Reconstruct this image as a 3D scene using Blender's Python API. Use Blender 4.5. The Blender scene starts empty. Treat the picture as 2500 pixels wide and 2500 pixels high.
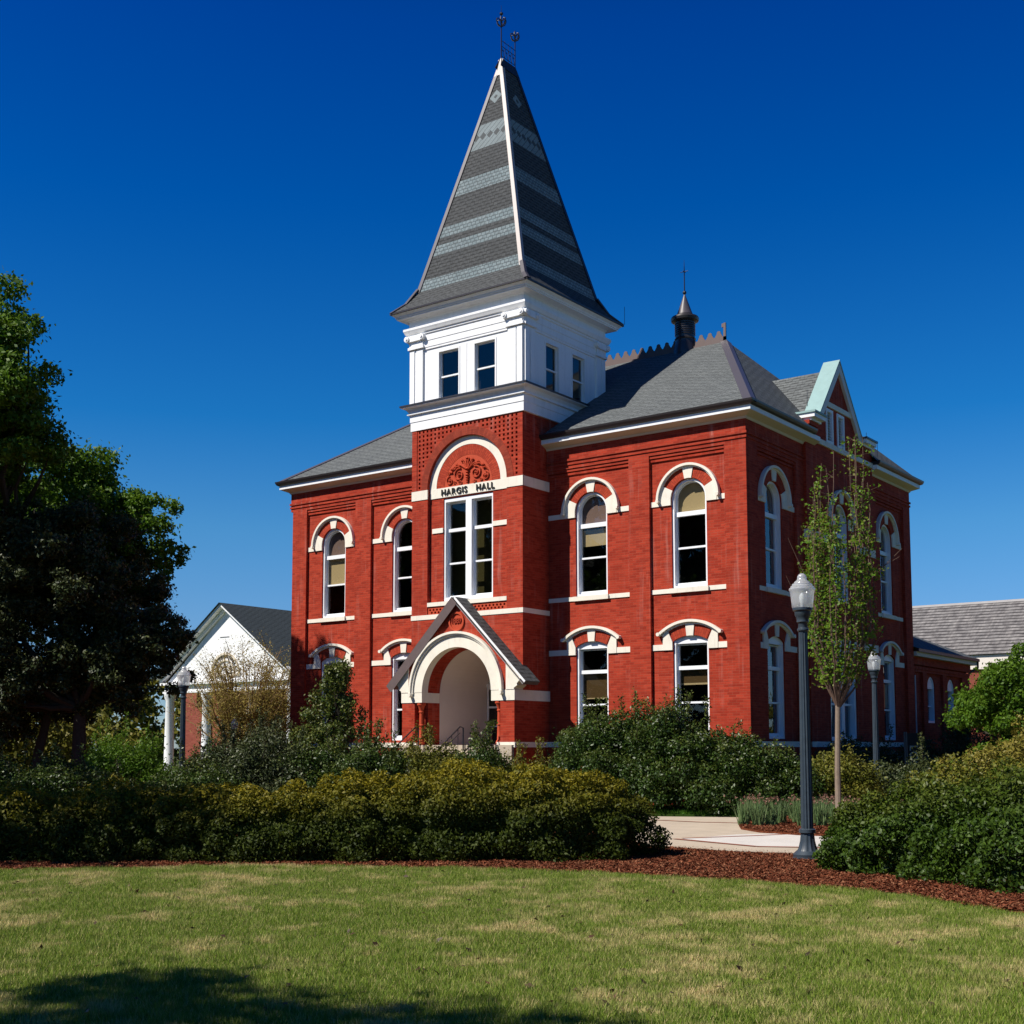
import bpy, bmesh, math, random
import numpy as np
from math import sin, cos, pi, radians, sqrt, atan2, hypot
from mathutils import Vector, Matrix
from mathutils.geometry import tessellate_polygon

random.seed(7); rng = np.random.default_rng(11)
S = bpy.context.scene
COL = S.collection

# ------------------------------------------------------------------ camera
YAW, PIT, ROLL = 0.6384, 0.0927, -0.0009
cam = bpy.data.cameras.new('camera'); camo = bpy.data.objects.new('camera', cam); COL.objects.link(camo)
cam.sensor_width = 36.0; cam.lens = 36.0 * 3120.3 / 2500.0; cam.shift_y = 286.1 / 2500.0
cam.clip_start = 0.1; cam.clip_end = 3000
F = Vector((-sin(YAW) * cos(PIT), cos(YAW) * cos(PIT), sin(PIT)))
R = Vector((cos(YAW), sin(YAW), 0)); U = R.cross(F)
R2 = cos(ROLL) * R + sin(ROLL) * U; U2 = -sin(ROLL) * R + cos(ROLL) * U
M = Matrix((R2, U2, -F)).transposed().to_4x4(); M.translation = Vector((15.5154, -31.6744, 1.65))
camo.matrix_world = M
S.camera = camo

# ------------------------------------------------------------------ world, sun, exposure
SUN_TO = Vector((-0.556, -1.0, 1.25)).normalized()      # direction towards the sun
w = bpy.data.worlds.new('World'); S.world = w; w.use_nodes = True
nt = w.node_tree; nt.nodes.clear()
sky = nt.nodes.new('ShaderNodeTexSky'); sky.sky_type = 'NISHITA'; sky.sun_disc = False
sky.sun_elevation = math.asin(SUN_TO.z)
sky.sun_rotation = atan2(SUN_TO.x, SUN_TO.y)
sky.altitude = 300; sky.air_density = 1.0; sky.dust_density = 0.3; sky.ozone_density = 2.0
# colour-correct the clear sky towards the photograph's polarised blue: deep overhead, paler near the horizon
tc = nt.nodes.new('ShaderNodeTexCoord'); sz = nt.nodes.new('ShaderNodeSeparateXYZ'); nt.links.new(tc.outputs['Generated'], sz.inputs[0])
cr_ = nt.nodes.new('ShaderNodeValToRGB'); nt.links.new(sz.outputs[2], cr_.inputs[0]); el = cr_.color_ramp.elements
SKYR = [(0.0, (0.50, 0.66, 0.92)), (0.085, (0.37, 0.62, 0.98)), (0.167, (0.25, 0.66, 0.99)), (0.25, (0.06, 0.54, 1.0)), (0.40, (0.0, 0.38, 0.97)), (0.51, (0.0, 0.28, 0.91)), (0.68, (0.0, 0.13, 0.42)), (1.0, (0.0, 0.10, 0.34))]
while len(el) < len(SKYR): el.new(0.5)
for q, (p_, c_) in zip(el, SKYR): q.position = p_; q.color = (*c_, 1)
gm = nt.nodes.new('ShaderNodeMix'); gm.data_type = 'RGBA'; gm.blend_type = 'MULTIPLY'; gm.inputs[0].default_value = 1.0
bg = nt.nodes.new('ShaderNodeBackground'); bg.inputs[1].default_value = 0.083
wo = nt.nodes.new('ShaderNodeOutputWorld')
nt.links.new(sky.outputs[0], gm.inputs[6]); nt.links.new(cr_.outputs[0], gm.inputs[7])
nt.links.new(gm.outputs[2], bg.inputs[0]); nt.links.new(bg.outputs[0], wo.inputs[0])
sl = bpy.data.lights.new('sun', 'SUN'); sl.energy = 5.0; sl.angle = radians(0.5); sl.color = (1.0, 0.94, 0.84)
so = bpy.data.objects.new('sun', sl); COL.objects.link(so)
so.rotation_euler = SUN_TO.to_track_quat('Z', 'Y').to_euler(); so.location = (-20, -50, 40)
S.view_settings.view_transform = 'Standard'; S.view_settings.look = 'None'
S.view_settings.exposure = 0.42; S.view_settings.gamma = 1.0; S.view_settings.use_curve_mapping = False

# ------------------------------------------------------------------ materials
MATS = {}
class NB:
    def __init__(s, name, rough=0.7, spec=0.3):
        s.m = bpy.data.materials.new(name); s.m.use_nodes = True; s.t = s.m.node_tree; s.t.nodes.clear()
        s.p = s.n('ShaderNodeBsdfPrincipled'); s.o = s.n('ShaderNodeOutputMaterial')
        s.l(s.p.outputs[0], s.o.inputs[0]); s.p.inputs['Roughness'].default_value = rough
        s.p.inputs['Specular IOR Level'].default_value = spec; MATS[name] = s.m
    def n(s, k, **kw):
        x = s.t.nodes.new(k)
        for a, b in kw.items(): setattr(x, a, b)
        return x
    def l(s, a, b): s.t.links.new(a, b)
    def val(s, x, inp):
        if hasattr(x, 'links') or hasattr(x, 'is_output'): s.l(x, inp)
        else: inp.default_value = x
    def math(s, op, a, b=0.0, c=0.0):
        x = s.n('ShaderNodeMath', operation=op)
        for i, q in enumerate((a, b, c)): s.val(q, x.inputs[i])
        return x.outputs[0]
    def mix(s, f, a, b, mode='MIX'):
        x = s.n('ShaderNodeMix', data_type='RGBA', blend_type=mode)
        s.val(f, x.inputs[0]); s.val(a if hasattr(a, 'is_output') else (*a, 1)[:4], x.inputs[6]); s.val(b if hasattr(b, 'is_output') else (*b, 1)[:4], x.inputs[7])
        return x.outputs[2]
    def pos(s): return s.n('ShaderNodeNewGeometry').outputs['Position']
    def uv(s): return s.n('ShaderNodeTexCoord').outputs['UV']
    def mapping(s, v, sc=(1, 1, 1), loc=(0, 0, 0)):
        x = s.n('ShaderNodeMapping'); s.l(v, x.inputs[0]); x.inputs['Scale'].default_value = sc; x.inputs['Location'].default_value = loc
        return x.outputs[0]
    def noise(s, v, scale, detail=3, rough=0.55, out=0):
        x = s.n('ShaderNodeTexNoise'); s.l(v, x.inputs['Vector']); x.inputs['Scale'].default_value = scale
        x.inputs['Detail'].default_value = detail; x.inputs['Roughness'].default_value = rough
        return x.outputs[out]
    def ramp(s, f, pts):
        x = s.n('ShaderNodeValToRGB'); s.l(f, x.inputs[0]); e = x.color_ramp.elements
        while len(e) < len(pts): e.new(0.5)
        for q, (p, c) in zip(e, pts): q.position = p; q.color = (*c, 1) if len(c) == 3 else c
        return x.outputs[0]
    def rng(s, f, a, b, c=0.0, d=1.0):
        x = s.n('ShaderNodeMapRange'); s.val(f, x.inputs[0])
        for i, q in enumerate((a, b, c, d)): x.inputs[i + 1].default_value = q
        return x.outputs[0]
    def col(s, c): s.val(c if hasattr(c, 'is_output') else (*c, 1), s.p.inputs['Base Color'])
    def bump(s, h, st=0.3, dist=0.01):
        x = s.n('ShaderNodeBump'); x.inputs['Strength'].default_value = st; x.inputs['Distance'].default_value = dist
        s.l(h, x.inputs['Height']); s.l(x.outputs[0], s.p.inputs['Normal'])

def flat(name, c, rough=0.6, spec=0.3, var=0.12, sc=3.0):
    b = NB(name, rough, spec); n = b.noise(b.pos(), sc, 4)
    b.col(b.mix(n, tuple(x * (1 - var) for x in c), tuple(min(1, x * (1 + var)) for x in c))); return b.m

def brick_mat(name, c1, c2, mortar, rough=0.85, streak=0.5, bw=0.215, bh=0.072):
    b = NB(name, rough, 0.15); uv = b.uv()
    t = b.n('ShaderNodeTexBrick'); b.l(uv, t.inputs['Vector']); t.offset = 0.5
    t.inputs['Color1'].default_value = (*c1, 1); t.inputs['Color2'].default_value = (*c2, 1); t.inputs['Mortar'].default_value = (*mortar, 1)
    t.inputs['Scale'].default_value = 1; t.inputs['Mortar Size'].default_value = 0.006; t.inputs['Mortar Smooth'].default_value = 0.3
    t.inputs['Bias'].default_value = -0.15; t.inputs['Brick Width'].default_value = bw; t.inputs['Row Height'].default_value = bh
    n1 = b.noise(b.pos(), 0.9, 4); n2 = b.noise(b.mapping(b.pos(), (1, 1, 14)), 1.6, 3)
    t3 = b.n('ShaderNodeTexBrick'); b.l(uv, t3.inputs['Vector']); t3.offset = 0.5; t3.inputs['Color1'].default_value = (1, 1, 1, 1); t3.inputs['Color2'].default_value = (0.60, 0.54, 0.54, 1); t3.inputs['Mortar'].default_value = (1, 1, 1, 1)
    t3.inputs['Scale'].default_value = 1; t3.inputs['Mortar Size'].default_value = 0.0; t3.inputs['Bias'].default_value = -0.35; t3.inputs['Brick Width'].default_value = bw; t3.inputs['Row Height'].default_value = bh
    base = b.mix(0.75, t.outputs[0], t3.outputs[0], 'MULTIPLY')
    c = b.mix(b.rng(n1, 0.3, 0.7, 0, 0.5), base, tuple(x * 0.58 for x in c1))
    c = b.mix(b.rng(n2, 0.45, 0.75, 0, 0.55), c, tuple(x * 0.55 for x in c2))
    # pale lime run-off streaks below the sills (worn patches with a shape of their own)
    n3 = b.noise(b.mapping(b.pos(), (7, 7, 0.5)), 1.0, 3); n4 = b.noise(b.pos(), 0.55, 2)
    f = b.math('MULTIPLY', b.rng(n3, 0.52, 0.8, 0, 1), b.rng(n4, 0.45, 0.7, 0, streak * 0.8))
    c = b.mix(f, c, (0.62, 0.36, 0.30)); b.col(c)
    b.bump(t.outputs['Fac'], 0.35, -0.008); return b.m

BRICK = brick_mat('red_brick', (0.43, 0.047, 0.021), (0.32, 0.027, 0.012), (0.36, 0.085, 0.05))
BRICKD = brick_mat('brown_arch_brick', (0.33, 0.052, 0.026), (0.27, 0.04, 0.022), (0.22, 0.05, 0.035), streak=0)
VOUS = brick_mat('voussoir_brick', (0.46, 0.062, 0.028), (0.40, 0.046, 0.022), (0.17, 0.025, 0.015), streak=0)
BRICKF = brick_mat('far_brick', (0.30, 0.075, 0.05), (0.24, 0.05, 0.035), (0.30, 0.16, 0.12), streak=0)
TERRA = flat('terracotta', (0.44, 0.060, 0.022), 0.7, 0.25)

def stone_mat(name, c, dark):
    b = NB(name, 0.8, 0.2); n = b.noise(b.pos(), 2.2, 5); n2 = b.noise(b.mapping(b.pos(), (3, 3, .7)), 3, 4)
    x = b.mix(b.rng(n, 0.35, 0.75, 0, 1), c, dark); x = b.mix(b.rng(n2, 0.55, 0.8, 0, 0.35), x, tuple(q * 0.6 for q in dark)); b.col(x)
    b.bump(b.noise(b.pos(), 40, 3), 0.2, 0.004); return b.m
STONE = stone_mat('limestone', (0.80, 0.75, 0.65), (0.70, 0.66, 0.57))
def paint_mat(name, c):
    b = NB(name, 0.5, 0.3); n = b.noise(b.mapping(b.pos(), (5, 5, .5)), 1.3, 5, 0.65); n2 = b.noise(b.pos(), 7, 5, 0.7)
    x = b.mix(b.rng(n, 0.50, 0.80, 0, 0.40), c, tuple(q * 0.62 for q in c)); x = b.mix(b.rng(n2, 0.58, 0.72, 0, 0.30), x, (c[0] * .72, c[1] * .68, c[2] * .60)); b.col(x)
    b.bump(n2, 0.15, 0.004); return b.m
WHITE = paint_mat('white_paint', (0.80, 0.81, 0.82))
CREAM = flat('soffit_paint', (0.62, 0.55, 0.44), 0.6, 0.3, 0.05)
WHITEG = flat('pale_window_paint', (0.80, 0.82, 0.85), 0.4, 0.4, 0.02)
DARKMETAL = flat('dark_gutter_metal', (0.022, 0.017, 0.018), 0.4, 0.5)
COPPER = flat('brown_copper', (0.115, 0.08, 0.075), 0.45, 0.5, 0.15)
HIPMETAL = flat('hip_metal', (0.075, 0.068, 0.08), 0.4, 0.5, 0.1)
PALEHIP = flat('pale_hip_metal', (0.36, 0.31, 0.295), 0.4, 0.5, 0.06)
SLATEM = flat('gunmetal_paint', (0.028, 0.026, 0.03), 0.35, 0.5, 0.1)
VERD = flat('verdigris_copper', (0.23, 0.36, 0.36), 0.6, 0.4, 0.14, 5)
IRON = flat('black_iron', (0.012, 0.013, 0.018), 0.4, 0.5)
POST = flat('slate_post_paint', (0.034, 0.048, 0.064), 0.38, 0.5, 0.35, 9)
PLASTER = flat('grey_plaster', (0.66, 0.58, 0.53), 0.8, 0.2, 0.06)
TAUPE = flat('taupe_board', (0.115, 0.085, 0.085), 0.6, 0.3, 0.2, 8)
LETTER = flat('bronze_letter', (0.03, 0.026, 0.018), 0.35, 0.5)
BLIND = flat('tan_blind', (0.46, 0.34, 0.18), 0.8, 0.1, 0.05)
BLINDG = flat('mauve_blind', (0.20, 0.13, 0.11), 0.8, 0.1, 0.05)
ROOM = flat('room_darkness', (0.012, 0.010, 0.009), 0.9, 0.1)
BARK = flat('dark_bark', (0.045, 0.042, 0.034), 0.9, 0.1, 0.4, 14)
BARKP = flat('pale_bark', (0.20, 0.155, 0.12), 0.85, 0.1, 0.3, 18)
BARKT = flat('young_branch_bark', (0.13, 0.085, 0.065), 0.85, 0.1, 0.3, 18)
TWIG = flat('brown_twig', (0.26, 0.18, 0.09), 0.85, 0.1, 0.3, 14)

def glass_mat():
    b = NB('window_glass'); b.t.nodes.remove(b.p)
    tr = b.n('ShaderNodeBsdfTransparent'); tr.inputs[0].default_value = (0.80, 0.82, 0.80, 1)
    gl = b.n('ShaderNodeBsdfGlossy'); gl.inputs['Roughness'].default_value = 0.02; gl.inputs[0].default_value = (0.9, 0.95, 1, 1)
    fr = b.n('ShaderNodeLayerWeight'); fr.inputs[0].default_value = 0.5; ff = b.math('MULTIPLY_ADD', b.math('POWER', fr.outputs['Facing'], 4.0), 0.9, 0.05)
    nz = b.noise(b.pos(), 1.3, 2); bp = b.n('ShaderNodeBump'); bp.inputs['Strength'].default_value = 0.06; bp.inputs['Distance'].default_value = 0.05
    b.l(nz, bp.inputs['Height']); b.l(bp.outputs[0], gl.inputs['Normal'])
    mx = b.n('ShaderNodeMixShader'); b.l(ff, mx.inputs[0]); b.l(tr.outputs[0], mx.inputs[1]); b.l(gl.outputs[0], mx.inputs[2])
    b.l(mx.outputs[0], b.o.inputs[0]); return b.m
GLASS = glass_mat()
def globe_mat():
    b = NB('acrylic_globe'); b.t.nodes.remove(b.p)
    g = b.n('ShaderNodeBsdfGlossy'); g.inputs['Roughness'].default_value = 0.12
    t = b.n('ShaderNodeBsdfTransparent'); t.inputs[0].default_value = (0.9, 0.93, 0.95, 1)
    d = b.n('ShaderNodeBsdfDiffuse'); d.inputs[0].default_value = (0.9, 0.92, 0.93, 1)
    tl = b.n('ShaderNodeBsdfTranslucent'); tl.inputs[0].default_value = (0.92, 0.94, 0.95, 1)
    m0 = b.n('ShaderNodeMixShader'); m0.inputs[0].default_value = 0.5; b.l(d.outputs[0], m0.inputs[1]); b.l(tl.outputs[0], m0.inputs[2])
    m1 = b.n('ShaderNodeMixShader'); m1.inputs[0].default_value = 0.5; b.l(t.outputs[0], m1.inputs[1]); b.l(m0.outputs[0], m1.inputs[2])
    lw = b.n('ShaderNodeLayerWeight'); lw.inputs[0].default_value = 0.5; lf_ = b.math('MULTIPLY_ADD', b.math('POWER', lw.outputs['Facing'], 3.0), 0.6, 0.07)
    m2 = b.n('ShaderNodeMixShader'); b.l(lf_, m2.inputs[0]); b.l(m1.outputs[0], m2.inputs[1]); b.l(g.outputs[0], m2.inputs[2])
    b.l(m2.outputs[0], b.o.inputs[0]); return b.m
GLOBE = globe_mat()

def shingle_mat(name, ca, cb, cc, row=0.15, wid=0.27, spire=False):
    b = NB(name, 0.8, 0.25); uv = b.uv()
    def br(c1, c2, mo, w_, r_, off=0.5):
        t = b.n('ShaderNodeTexBrick'); b.l(uv, t.inputs['Vector']); t.offset = off
        for k, q in (('Color1', c1), ('Color2', c2), ('Mortar', mo)): t.inputs[k].default_value = (*q, 1)
        t.inputs['Scale'].default_value = 1; t.inputs['Mortar Size'].default_value = 0.012; t.inputs['Bias'].default_value = 0.0
        t.inputs['Mortar Smooth'].default_value = 0.2; t.inputs['Brick Width'].default_value = w_; t.inputs['Row Height'].default_value = r_
        return t
    dark = tuple(q * 0.25 for q in cb)
    t = br(ca, cb, dark, wid, row); t2 = br(cc, ca, dark, wid * 1.7, row, 0.37)
    c = b.mix(0.42, t.outputs[0], t2.outputs[0])
    # every second tab: shadow line along its lower edge painted in as dark colour
    sx = b.n('ShaderNodeSeparateXYZ'); b.l(uv, sx.inputs[0])
    v = b.math('FRACT', b.math('DIVIDE', sx.outputs[1], row)); u = b.math('DIVIDE', sx.outputs[0], wid)
    par = b.math('MULTIPLY', b.math('FLOORED_MODULO', b.math('FLOOR', b.math('DIVIDE', sx.outputs[1], row)), 2.0), 0.5)
    tab = b.math('GREATER_THAN', b.math('FRACT', b.math('ADD', b.math('MULTIPLY', u, 0.5), par)), 0.5)
    under = b.math('MULTIPLY', tab, b.math('LESS_THAN', v, 0.36))
    c = b.mix(b.math('MULTIPLY', under, 0.75), c, dark)
    if spire:
        z = b.n('ShaderNodeSeparateXYZ'); b.l(b.pos(), z.inputs[0]); zz = z.outputs[2]
        def band(a0, a1): return b.math('MULTIPLY', b.math('GREATER_THAN', zz, a0), b.math('LESS_THAN', zz, a1))
        m = band(16.30, 16.68)
        for q in ((17.47, 17.85), (18.08, 18.47), (19.50, 20.03)): m = b.math('ADD', m, band(*q))
        tl = br((0.27, 0.33, 0.35), (0.20, 0.26, 0.28), (0.06, 0.08, 0.09), wid, row)
        lc = b.mix(b.math('MULTIPLY', under, 0.6), tl.outputs[0], (0.10, 0.12, 0.13))
        c = b.mix(m, c, lc)
        # big diagonal slates: pale band with a row of dark diamonds, and a diamond cluster higher up
        mA = band(21.03, 21.93)
        # diagonal joints only (brick courses at 45 degrees)
        rot = b.n('ShaderNodeMapping'); b.l(uv, rot.inputs[0]); rot.inputs['Rotation'].default_value = (0, 0, radians(45))
        s2 = b.n('ShaderNodeSeparateXYZ'); b.l(rot.outputs[0], s2.inputs[0])
        jr = b.math('LESS_THAN', b.math('FRACT', b.math('MULTIPLY', s2.outputs[0], 6.0)), 0.13)
        pale = b.mix(jr, (0.25, 0.30, 0.315), (0.09, 0.11, 0.12))
        zc = b.math('ABSOLUTE', b.math('SUBTRACT', zz, 21.48))
        ud = b.math('ABSOLUTE', b.math('SUBTRACT', b.math('FRACT', b.math('MULTIPLY', sx.outputs[0], 3.6)), 0.5))
        dia = b.math('LESS_THAN', b.math('ADD', b.math('MULTIPLY', zc, 3.3), ud), 0.47)
        c = b.mix(mA, c, b.mix(dia, pale, (0.085, 0.095, 0.10)))
        # cluster of four pale diamonds round a dark one, on each face centre line
        nrm = b.n('ShaderNodeNewGeometry'); ns = b.n('ShaderNodeSeparateXYZ'); b.l(nrm.outputs['True Normal'], ns.inputs[0])
        fx = b.math('GREATER_THAN', b.math('ABSOLUTE', ns.outputs[0]), b.math('ABSOLUTE', ns.outputs[1]))
        hor = b.math('ADD', b.math('MULTIPLY', b.math('SUBTRACT', 1.0, fx), b.math('ADD', z.outputs[0], 8.74)), b.math('MULTIPLY', fx, b.math('SUBTRACT', z.outputs[1], 0.83)))
        p_ = b.math('ADD', hor, b.math('SUBTRACT', zz, 22.87)); q_ = b.math('SUBTRACT', hor, b.math('SUBTRACT', zz, 22.87))
        insq = b.math('MULTIPLY', b.math('LESS_THAN', b.math('ABSOLUTE', p_), 0.25), b.math('LESS_THAN', b.math('ABSOLUTE', q_), 0.25))
        mid = b.math('MULTIPLY', b.math('LESS_THAN', b.math('ABSOLUTE', p_), 0.083), b.math('LESS_THAN', b.math('ABSOLUTE', q_), 0.083))
        c = b.mix(insq, c, (0.25, 0.30, 0.315)); c = b.mix(mid, c, (0.085, 0.095, 0.10))
    n = b.noise(b.pos(), 1.2, 4); c = b.mix(b.rng(n, 0.3, 0.7, 0, 0.25), c, tuple(q * 0.6 for q in ca))
    n = b.noise(b.pos(), 60, 2); c = b.mix(b.rng(n, 0.3, 0.7, 0, 0.3), c, tuple(q * 0.45 for q in ca)); b.col(c)
    b.bump(v, 0.6, 0.02); return b.m
ROOFM = shingle_mat('grey_shingles', (0.135, 0.148, 0.152), (0.068, 0.076, 0.082), (0.20, 0.215, 0.218), row=0.135, wid=0.25)
SPIREM = shingle_mat('spire_slates', (0.075, 0.080, 0.084), (0.050, 0.055, 0.060), (0.10, 0.105, 0.11), row=0.125, wid=0.16, spire=True)
PORCHR = shingle_mat('porch_slates', (0.11, 0.12, 0.122), (0.075, 0.082, 0.085), (0.145, 0.155, 0.155), row=0.17, wid=0.21)
LANGR = shingle_mat('dark_shingles', (0.06, 0.075, 0.08), (0.05, 0.063, 0.066), (0.07, 0.085, 0.09), row=0.2, wid=0.3)
def tile_mat():
    b = NB('weathered_tiles', 0.85, 0.2); uv = b.uv(); sx = b.n('ShaderNodeSeparateXYZ'); b.l(uv, sx.inputs[0])
    v = b.math('FRACT', b.math('DIVIDE', sx.outputs[1], 0.43))
    n = b.noise(b.mapping(uv, (1.6, 0.9, 1)), 1.6, 5); n2 = b.noise(b.mapping(uv, (3.3, 0.25, 1)), 2, 2)
    c = b.ramp(n, [(0.3, (0.085, 0.080, 0.082)), (0.5, (0.16, 0.152, 0.152)), (0.72, (0.25, 0.24, 0.235))])
    c = b.mix(b.rng(n2, 0.5, 0.75, 0, 0.5), c, (0.32, 0.30, 0.29))
    c = b.mix(b.math('LESS_THAN', v, 0.26), c, (0.02, 0.018, 0.02)); b.col(c); b.bump(v, 0.6, 0.05); return b.m
TILES = tile_mat()

def leaf_mat(name, ca, cb, tip=None, rough=0.5, spec=0.35, trans=0.25):
    b = NB(name, rough, spec)
    a = b.n('ShaderNodeAttribute', attribute_name='rnd'); a2 = b.n('ShaderNodeAttribute', attribute_name='tip')
    c = b.mix(a.outputs['Fac'], ca, cb)
    if tip: c = b.mix(a2.outputs['Fac'], c, tip)
    b.col(c)
    tl = b.n('ShaderNodeBsdfTranslucent'); b.l(c, tl.inputs[0])
    mx = b.n('ShaderNodeMixShader'); mx.inputs[0].default_value = trans; b.l(b.p.outputs[0], mx.inputs[1]); b.l(tl.outputs[0], mx.inputs[2])
    b.l(mx.outputs[0], b.o.inputs[0]); return b.m
L_HEDGE = leaf_mat('boxwood_leaf', (0.016, 0.030, 0.003), (0.062, 0.084, 0.007), (0.28, 0.22, 0.010), 0.6, 0.2)
L_HOLLY = leaf_mat('glossy_leaf', (0.014, 0.036, 0.004), (0.062, 0.112, 0.009), (0.18, 0.165, 0.02), 0.5, 0.22, 0.2)
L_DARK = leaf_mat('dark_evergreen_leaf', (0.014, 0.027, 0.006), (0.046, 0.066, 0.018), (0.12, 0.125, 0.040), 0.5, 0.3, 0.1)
L_BRIGHT = leaf_mat('fresh_oak_leaf', (0.040, 0.105, 0.006), (0.10, 0.19, 0.010), (0.16, 0.23, 0.02), 0.55, 0.25, 0.35)
L_SHRUB = leaf_mat('shrub_leaf', (0.013, 0.034, 0.005), (0.050, 0.098, 0.011), (0.15, 0.16, 0.028), 0.45, 0.35, 0.2)
L_OLIVE = leaf_mat('olive_leaf', (0.065, 0.085, 0.008), (0.14, 0.145, 0.016), (0.23, 0.18, 0.03), 0.55, 0.25, 0.2)
L_YOUNG = leaf_mat('young_leaf', (0.08, 0.19, 0.012), (0.16, 0.29, 0.02), (0.22, 0.15, 0.02), 0.5, 0.3, 0.45)
L_TWIGLEAF = leaf_mat('rust_bud', (0.24, 0.15, 0.045), (0.30, 0.22, 0.06), (0.36, 0.31, 0.07), 0.6, 0.2, 0.3)
L_GRASS = leaf_mat('grass_blade', (0.092, 0.172, 0.015), (0.25, 0.325, 0.042), (0.62, 0.50, 0.24), 0.65, 0.2, 0.3)
L_GRASSD = leaf_mat('deep_grass_blade', (0.04, 0.13, 0.008), (0.08, 0.20, 0.012), (0.13, 0.23, 0.02), 0.6, 0.25, 0.3)
L_STRAP = leaf_mat('strap_leaf', (0.08, 0.17, 0.06), (0.15, 0.25, 0.09), (0.30, 0.22, 0.12), 0.5, 0.3, 0.3)
L_CHIP = leaf_mat('bark_chip', (0.055, 0.015, 0.007), (0.19, 0.055, 0.024), (0.36, 0.17, 0.09), 0.8, 0.15, 0.0)

# ------------------------------------------------------------------ mesh builder
ORG = {}
def org_of(p):
    while p.parent is not None: p = p.parent
    return ORG.get(p.name, (0, 0, 0))
class MB:
    def __init__(s): s.v = []; s.f = []; s.uv = {}
    def quad(s, *ps):
        i = len(s.v); s.v += [tuple(p) for p in ps]; s.f.append(tuple(range(i, i + len(ps))))
        return len(s.f) - 1
    def plate(s, mp, outline, holes=(), d0=0.0, d1=0.1, back=True, polar=None):
        loops = [list(outline)] + [list(h) for h in holes]
        tris = tessellate_polygon([[Vector((a, b, 0)) for a, b in lp] for lp in loops])
        flatp = [p for lp in loops for p in lp]; n = len(flatp)
        i0 = len(s.v); s.v += [mp(a, b, d1) for a, b in flatp]
        for t in tris: s.f.append(tuple(i0 + k for k in t))
        i1 = len(s.v)
        if back: s.v += [mp(a, b, d0) for a, b in flatp]; s.f += [tuple(i1 + k for k in reversed(t)) for t in tris]
        o = 0
        for lp in loops:
            m = len(lp)
            for k in range(m):
                a, b = lp[k], lp[(k + 1) % m]
                s.quad(mp(*a, d1), mp(*b, d1), mp(*b, d0), mp(*a, d0))
            o += m
    def abox(s, mp, a0, a1, b0, b1, d0, d1):
        P = [mp(a, b, d) for d in (d0, d1) for b in (b0, b1) for a in (a0, a1)]
        i = len(s.v); s.v += P
        for f in ((0, 1, 3, 2), (4, 6, 7, 5), (0, 4, 5, 1), (2, 3, 7, 6), (0, 2, 6, 4), (1, 5, 7, 3)): s.f.append(tuple(i + k for k in f))
    def box(s, x0, x1, y0, y1, z0, z1): s.abox(lambda a, b, d: (a, d, b), x0, x1, z0, z1, y0, y1)
    def arc_ring(s, mp, cx, cz, r0, r1, a0, a1, d0, d1, n=24, polar=True):
        """ring segment; faces get polar UVs so that courses are radial"""
        for k in range(n):
            t0 = a0 + (a1 - a0) * k / n; t1 = a0 + (a1 - a0) * (k + 1) / n
            P = lambda r, t, d: mp(cx + r * cos(t), cz + r * sin(t), d)
            fi = s.quad(P(r0, t0, d1), P(r1, t0, d1), P(r1, t1, d1), P(r0, t1, d1))
            rm = (r0 + r1) / 2
            if polar: s.uv[fi] = [(r0, t0 * rm), (r1, t0 * rm), (r1, t1 * rm), (r0, t1 * rm)]
            s.quad(P(r0, t0, d0), P(r0, t1, d0), P(r1, t1, d0), P(r1, t0, d0))
            s.quad(P(r1, t0, d0), P(r1, t1, d0), P(r1, t1, d1), P(r1, t0, d1))
            s.quad(P(r0, t0, d0), P(r0, t0, d1), P(r0, t1, d1), P(r0, t1, d0))
        for t in (a0, a1):
            P = lambda r, d: mp(cx + r * cos(t), cz + r * sin(t), d)
            s.quad(P(r0, d0), P(r1, d0), P(r1, d1), P(r0, d1))
    def tube(s, pts, r, n=8, caps=True):
        pts = [Vector(p) for p in pts]; rs = r if isinstance(r, (list, tuple)) else [r] * len(pts)
        rings = []
        for i, p in enumerate(pts):
            d = (pts[min(i + 1, len(pts) - 1)] - pts[max(i - 1, 0)]).normalized()
            a = d.orthogonal().normalized() if i == 0 else (a0 - d * a0.dot(d)).normalized()
            a0 = a; b = d.cross(a); rings.append(len(s.v))
            for k in range(n): s.v.append(tuple(p + (a * cos(2 * pi * k / n) + b * sin(2 * pi * k / n)) * rs[i]))
        for i in range(len(pts) - 1):
            for k in range(n):
                s.f.append((rings[i] + k, rings[i] + (k + 1) % n, rings[i + 1] + (k + 1) % n, rings[i + 1] + k))
        if caps:
            s.f.append(tuple(rings[0] + k for k in reversed(range(n)))); s.f.append(tuple(rings[-1] + k for k in range(n)))
    def lathe(s, c, prof, n=24, flute=0.0, nf=0):
        """prof: list of (r, z)"""
        rings = []
        for r, z in prof:
            rings.append(len(s.v))
            for k in range(n):
                t = 2 * pi * k / n; rr = r * (1 - flute * (0.5 + 0.5 * cos(nf * t))) if nf else r
                s.v.append((c[0] + rr * cos(t), c[1] + rr * sin(t), c[2] + z))
        for i in range(len(prof) - 1):
            for k in range(n): s.f.append((rings[i] + k, rings[i] + (k + 1) % n, rings[i + 1] + (k + 1) % n, rings[i + 1] + k))
        s.f.append(tuple(rings[0] + k for k in reversed(range(n)))); s.f.append(tuple(rings[-1] + k for k in range(n)))
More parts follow.
